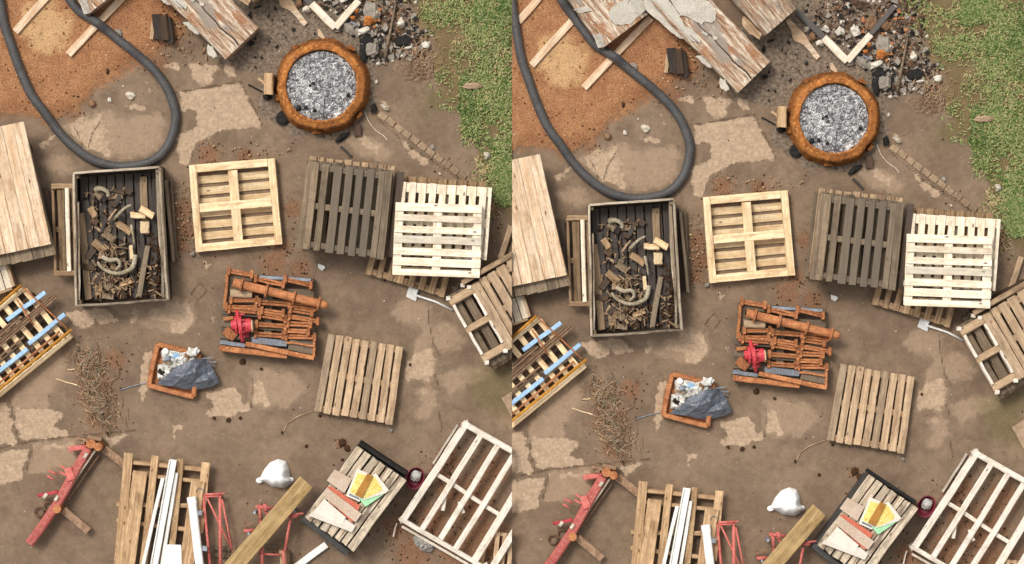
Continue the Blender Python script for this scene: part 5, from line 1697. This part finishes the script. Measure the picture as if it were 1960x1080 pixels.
single_plank('white_batten', 'white painted batten end beside the dark-sided crate', 'batten', (625, 1043), (520, 1118), 13, 0.06, 0.05, 'white_paint', tone(1.0))

# ------------------------------------------------------------------ dark-sided crate with sheets of card
ZK = lambda *p: zl(560, 830, 4.32, p)
CZ = 0.5
t = Thing('crate', 'dark-sided crate with weathered plank lid carrying sheets of card', 'crate', 680, 955, CZ)
c4 = ZK((100, 690), (530, 110), (940, 395), (510, 965))      # left, top, right, bottom corners: boards run left-top
for i, (s0, s1) in enumerate(((0, .14), (.155, .29), (.305, .44), (.45, .58), (.60, .715), (.725, .84), (.855, 1.0))):
    s = (s0 + s1) / 2
    a, b = lerp(c4[0], c4[3], s), lerp(c4[1], c4[2], s)
    t.plank('lid_board', a, b, 107 * (s1 - s0), CZ + (0.02 if i == 6 else rnd.uniform(-.006, .004)), 0.03, 'bleached_edge', tone(1.1, 0.1, 0.12, .15), end=0.012, n=5, j=0.006)
ctr = lerp(c4[0], c4[2], .5)
for i in range(4):
    a, b = lerp(c4[i], ctr, 0.035), lerp(c4[(i + 1) % 4], ctr, 0.035)
    t.plank('side_panel', a, b, 5, CZ - 0.035 - 0.003 * i, CZ - 0.04 - 0.003 * i, 'box_black', tone(1.0))
c5 = [ZK((80, 710))[0], ZK((450, 1000))[0]]
t.plank('base_ledge', *c5, 13, 0.30, 0.29, 'box_black', tone(1.1))
t.plank('base_ledge', *ZK((545, 92), (930, 350)), 7, 0.34, 0.33, 'black', tone(1.0))


def sheet(label, pts, z, mat, th=0.006, cat='card', name='card_sheet', col=None, extra=None):
    ps = ZK(*pts)
    cu, cv = sum(p[0] for p in ps) / len(ps), sum(p[1] for p in ps) / len(ps)
    t = Thing(name, label, cat, cu, cv, CZ)
    mb = MB()
    mb.prism([t.xy(q) for q in ps], z, z + th)
    if extra:
        o = t.obj('sheet', mb.mesh('sheet', mat), col=col or tone(1.0, 0, .02))
        for nm, pp, mt, dz in extra:
            m2 = MB()
            m2.prism([t.xy(q) for q in ZK(*pp)], z + th + dz, z + th + dz + 0.003)
            t.obj(nm, m2.mesh(nm, mt), col=tone(1.0))
    else:
        t.single(mb.mesh(name, mat), col or tone(1.0, 0, .02))


y0 = CZ + 0.022
sheet('orange-red card strip under the upper buff card', ((280, 440), (330, 440), (560, 595), (540, 635)), y0, 'red_card')
sheet('orange-red card sliver between buff card and white sheets', ((300, 555), (330, 590), (510, 715), (490, 730)), y0, 'red_card')
sheet('upper buff card lying alone near the lid edge', ((350, 295), (490, 375), (430, 490), (285, 385)), y0 + 0.010, 'card')
sheet('lower long buff card beside the white sheets', ((290, 450), (570, 660), (520, 730), (245, 510)), y0 + 0.010, 'card')
sheet('large white sheet on the plank lid', ((265, 540), (440, 690), (400, 760), (170, 650)), y0 + 0.020, 'paper', cat='sheet', name='paper_sheet')
sheet('long narrow white sheet over the large one', ((170, 645), (400, 750), (440, 705), (520, 760), (490, 812), (135, 675)), y0 + 0.028, 'paper', cat='sheet', name='paper_sheet', col=tone(0.97))
sheet('yellow printed sheet with white borders near the lid centre', ((535, 290), (630, 330), (555, 560), (445, 510)), y0 + 0.018, 'paper', cat='sheet', name='printed_sheet',
      extra=[('yellow_print', ((540, 325), (615, 345), (550, 520), (475, 480)), 'yellow_card', 0.0), ('grey_print', ((475, 490), (555, 530), (550, 545), (465, 505)), 'steel', 0.0)])
sheet('mint green sheet under the fanned yellow sheet', ((555, 540), (720, 478), (765, 492), (605, 602)), y0 + 0.018, 'green_card', cat='sheet', name='card_sheet')
sheet('fanned yellow printed sheet beside the mint green one', ((655, 345), (690, 328), (797, 465), (770, 490), (590, 545), (575, 520)), y0 + 0.030, 'paper', cat='sheet', name='printed_sheet',
      extra=[('yellow_print', ((660, 360), (685, 355), (745, 460), (720, 478), (600, 535), (590, 515)), 'yellow_card', 0.0)])
sheet('tan-brown strip lying across the yellow sheets', ((620, 328), (668, 348), (580, 528), (518, 500)), y0 + 0.045, 'brown_card', cat='strip', name='card_strip', th=0.012)

# ------------------------------------------------------------------ wine-red bucket, rubbish bag
t = Thing('bucket', 'wine-red plastic bucket with white filling by the white frame', 'bucket', 794, 916, 0.2)
mb = MB()
n_ = 20
prof = [(0.085, 0.003), (0.105, 0.19), (0.118, 0.20), (0.118, 0.212), (0.104, 0.212), (0.096, 0.10), (0.05, 0.09)]
mb.add([(r_ * math.cos(2 * math.pi * k / n_), r_ * 1.25 * math.sin(2 * math.pi * k / n_), z) for k in range(n_) for r_, z in prof],
       [(k * 7 + i, ((k + 1) % n_) * 7 + i, ((k + 1) % n_) * 7 + i + 1, k * 7 + i + 1) for k in range(n_) for i in range(6)])
t.obj('shell', mb.mesh('shell', 'wine', True), rot=(0, 0, -0.4))
mb = MB()
mb.rock((0.0, 0.03, 0.16), (0.07, 0.075, 0.05), 5, 0.4, 2)
t.obj('filling', mb.mesh('filling', 'crinkle'), rot=(0, 0, -0.4), col=tone(1.05))
t = Thing('plastic_bag', 'crumpled clear plastic bag against the white frame', 'bag', 807, 1040, 0.05)
mb = MB()
mb.dome([t.xy(q) for q in zl(740, 790, 3.725, ((190, 890), (240, 870), (300, 900), (345, 950), (320, 1000), (250, 990), (200, 940)))], 0.07, 10, 48, 2, 0.06, 22, 8)
t.single(mb.mesh('plastic_bag', 'crinkle'))

# ------------------------------------------------------------------ white frame
ZF = lambda *p: zl(740, 790, 3.725, p)
t = Thing('timber_grid', 'large white timber frame with slanting rails lying on blocks', 'frame', 880, 940, 0.22)
WZ = 0.22
t.plank('side_rail', *ZF((575, 70), (120, 765)), 13.5, WZ, 0.05, 'white_wood', tone(1.02), n=5)
t.plank('end_rail', *ZF((548, 78), (1170, 435)), 11, WZ - 0.002, 0.1, 'white_wood', tone(1.0), n=5)
t.plank('end_rail', *ZF((95, 755), (740, 1130)), 9, WZ - 0.003, 0.1, 'white_wood', tone(1.0), n=5)
for a, b, wd in (((670, 165), (255, 830), 11), ((790, 240), (385, 900), 11), ((905, 310), (490, 975), 11), ((1030, 385), (620, 1060), 14), ((1150, 450), (740, 1120), 13)):
    t.plank('rail', *ZF(a, b), wd, WZ + 0.004, 0.045, 'white_wood', tone(1.0), n=5)
t.plank('cross_bar', *ZF((355, 440), (830, 748)), 8, WZ - 0.043, 0.045, 'white_wood', tone(0.95), n=4)
t.plank('lower_rail', *ZF((110, 815), (700, 1160)), 5, 0.10, 0.05, 'white_wood', tone(1.0), n=4)
t.plank('lower_rail', *ZF((505, 95), (330, 370)), 4, 0.10, 0.05, 'white_wood', tone(0.75), n=4)
t.plank('strut', *ZF((420, 585), (402, 700)), 7, WZ - 0.05, 0.03, 'white_wood', tone(1.0))
t.plank('strut', *ZF((515, 640), (548, 718)), 6, WZ - 0.05, 0.03, 'white_wood', tone(1.0))
t.plank('strut', *ZF((70, 795), (45, 890)), 2.5, 0.1, 0.03, 'white_wood', tone(1.0))
for p_ in ((565, 90), (115, 765), (1150, 440), (700, 1100)):
    q = ZF(p_)[0]
    t.plank('block', (q[0] - 6, q[1] + 3), (q[0] + 6, q[1] - 3), 12, WZ - 0.052, WZ - 0.055, 'white_wood', tone(0.9), n=1)
c4 = ZF((700, 980), (790, 850), (1000, 880), (960, 1180))
pallet('small tan pallet tucked beside the white timber frame', [ZF((780, 850))[0], ZF((1010, 880))[0], ZF((980, 1150))[0], ZF((750, 1120))[0]], PALH, even(5, 0.08), 'tan_wood', 1.05, 0.0, 0.1)
single_plank('board', 'brown board end between the small pallet and the white frame', 'board', *ZF((700, 960), (660, 1150)), 9, 0.06, 0.05, 'brown_wood', tone(1.1))
t = Thing('wrapper', 'crumpled pale blue wrapper on the concrete by the grey stack', 'wrapper', 615, 512, 0.02)
mb = MB()
mb.rock((0, 0, 0.02), (0.045, 0.03, 0.022), 9, 0.9, 2, -0.4)
t.single(mb.mesh('wrapper', 'white_paint'), (0.85, 0, 0.3, 1))

# ------------------------------------------------------------------ grass


def grass(name, label, polys, n, keep, tint, ln, seed, sparse=0.45):
    t = Thing(name, None, None, 890, 200, 0.0, kind='stuff')
    rg = np.random.default_rng(seed)
    V, F, T = [], [], []
    allp = []
    for poly in polys:
        xs, ys = [p[0] for p in poly], [p[1] for p in poly]
        P = np.stack([rg.uniform(min(xs), max(xs), n), rg.uniform(min(ys), max(ys), n)], 1)
        s = sd_poly(P, poly)
        for (u, v), q in zip(P, s):
            if q < -0.12:
                continue
            g = mnoise.noise(Vector((u * 0.022, v * 0.022, seed))) + 0.5 * mnoise.noise(Vector((u * 0.07, v * 0.07, seed + 2)))
            if g + min(q, 0.5) * 0.9 < keep + rg.uniform(-.55, .55):
                continue
            allp.append((u, v, g))
    for u, v, g in allp:
        p = t.p((u, v))
        a = rg.uniform(0, 6.283)
        L = ln * rg.uniform(0.5, 1.3)
        wd = rg.uniform(0.004, 0.0095)
        dx, dy = math.cos(a), math.sin(a)
        lean = rg.uniform(0.35, 1.0)
        m1 = (p.x + dx * L * 0.4 * lean, p.y + dy * L * 0.4 * lean, L * 0.6 * (1.1 - lean * 0.6))
        m2 = (p.x + dx * L * lean, p.y + dy * L * lean, L * 0.75 * (1.15 - lean))
        o = len(V)
        V += [(p.x - dy * wd, p.y + dx * wd, 0), (p.x + dy * wd, p.y - dx * wd, 0), (m1[0] - dy * wd, m1[1] + dx * wd, m1[2]), (m1[0] + dy * wd, m1[1] - dx * wd, m1[2]), m2]
        F += [(o, o + 1, o + 3, o + 2), (o + 2, o + 3, o + 4)]
        T += [min(1, max(0, tint + rg.normal(0, 0.27) - g * 0.25))] * 5
    me = bpy.data.meshes.new(name)
    me.from_pydata(V, [], F)
    at = me.attributes.new('tint', 'FLOAT', 'POINT')
    at.data.foreach_set('value', np.array(T, dtype=np.float32))
    me.materials.append(M['grass'])
    o = t.single(me)
    o['label'] = label


GP = [(740, -110), (756, -62), (775, -10), (795, 30), (820, 60), (835, 110), (835, 150), (855, 195), (880, 215), (900, 255), (925, 320), (950, 385), (985, 440), (1150, 450), (1150, -110)]
grass('grass', 'short patchy green grass beyond the bare earth', [GP], 60000, 0.58, 0.52, 0.08, 1)
grass('lush_grass', 'thick bright green grass tufts at the yard edge', [[(880, 150), (985, 130), (1100, 150), (1100, 330), (960, 330), (925, 270), (895, 215)], [(900, 40), (985, -60), (1100, -60), (1100, 60), (930, 90)],
                                                                       [(940, 345), (985, 320), (1000, 390), (960, 385)], [(860, -110), (900, -110), (930, -40), (880, -20)]], 11000, 0.15, 0.25, 0.085, 4)
grass('dry_grass', 'straw-coloured dead grass at the rim of the lawn', [[(890, 300), (940, 330), (960, 420), (930, 400)], GP], 1500, 0.2, 1.0, 0.075, 9)

# ------------------------------------------------------------------ set the yard out twice, as the two views show it
EPS = 0.0015


def to_world(px, py, z):
    f = (H - z) / H
    cx, cy = 0.0, (540 - NV) * K
    x, y = (px - 980) * K, (540 - py) * K
    return Vector((cx + (x - cx) * f, cy + (y - cy) * f, 0))


def copy_tree(o, parent=None):
    c = o.copy()
    COL.objects.link(c)
    c.parent = parent
    for ch in list(o.children):
        copy_tree(ch, c)
    return c


def tree(o):
    out = [o]
    for ch in o.children:
        out += tree(ch)
    return out


SIDES = []
for o, u, v, zr_ in YARD:
    base = o.matrix_basis.copy()
    if '_m' in o:
        del o['_m']
    c = copy_tree(o)
    o.matrix_basis = Matrix.Translation(to_world(u, v, zr_)) @ base
    px, py = 988.5 + 0.988 * u, 65 + 0.988 * v
    c.matrix_basis = Matrix.Translation(to_world(px, py, zr_)) @ Matrix.Scale(0.988, 4) @ base
    SIDES.append((o, -1))
    SIDES.append((c, 1))
bpy.context.view_layer.update()


def clip(o, side):
    """cut a mesh that reaches over the line between the two halves; True if something is left"""
    mw = o.matrix_world
    co = np.empty(len(o.data.vertices) * 3, dtype=np.float32)
    o.data.vertices.foreach_get('co', co)
    co = co.reshape(-1, 3)
    mx = np.array(mw)
    x = co @ mx[0, :3] + mx[0, 3]
    if len(x) == 0:
        return False
    if side * x.min() > EPS if side > 0 else x.max() < -EPS:
        return True
    if (side > 0 and x.max() <= EPS) or (side < 0 and x.min() >= -EPS):
        return False
    me = o.data.copy()
    bm = bmesh.new()
    bm.from_mesh(me)
    inv = mw.inverted()
    pc = inv @ Vector((side * EPS, 0, 0))
    no = (mw.to_3x3().transposed() @ Vector((-side, 0, 0))).normalized()
    r = bmesh.ops.bisect_plane(bm, geom=bm.verts[:] + bm.edges[:] + bm.faces[:], plane_co=pc, plane_no=no, clear_outer=True)
    ed = [g for g in r['geom_cut'] if isinstance(g, bmesh.types.BMEdge) and g.is_valid]
    if ed and len(bm.faces) < 20000:
        try:
            bmesh.ops.holes_fill(bm, edges=ed, sides=0)
        except Exception:
            pass
    ok = len(bm.faces) > 0
    bm.to_mesh(me)
    bm.free()
    o.data = me
    return ok


for root, side in SIDES:
    for o in reversed(tree(root)):
        if o.type == 'MESH' and not clip(o, side):
            if o.children:
                for ch in list(o.children):
                    bpy.data.objects.remove(ch)
            if o is root:
                bpy.data.objects.remove(o)
                root = None
                break
            bpy.data.objects.remove(o)
    if root is not None and root.type == 'EMPTY' and not root.children:
        bpy.data.objects.remove(root)
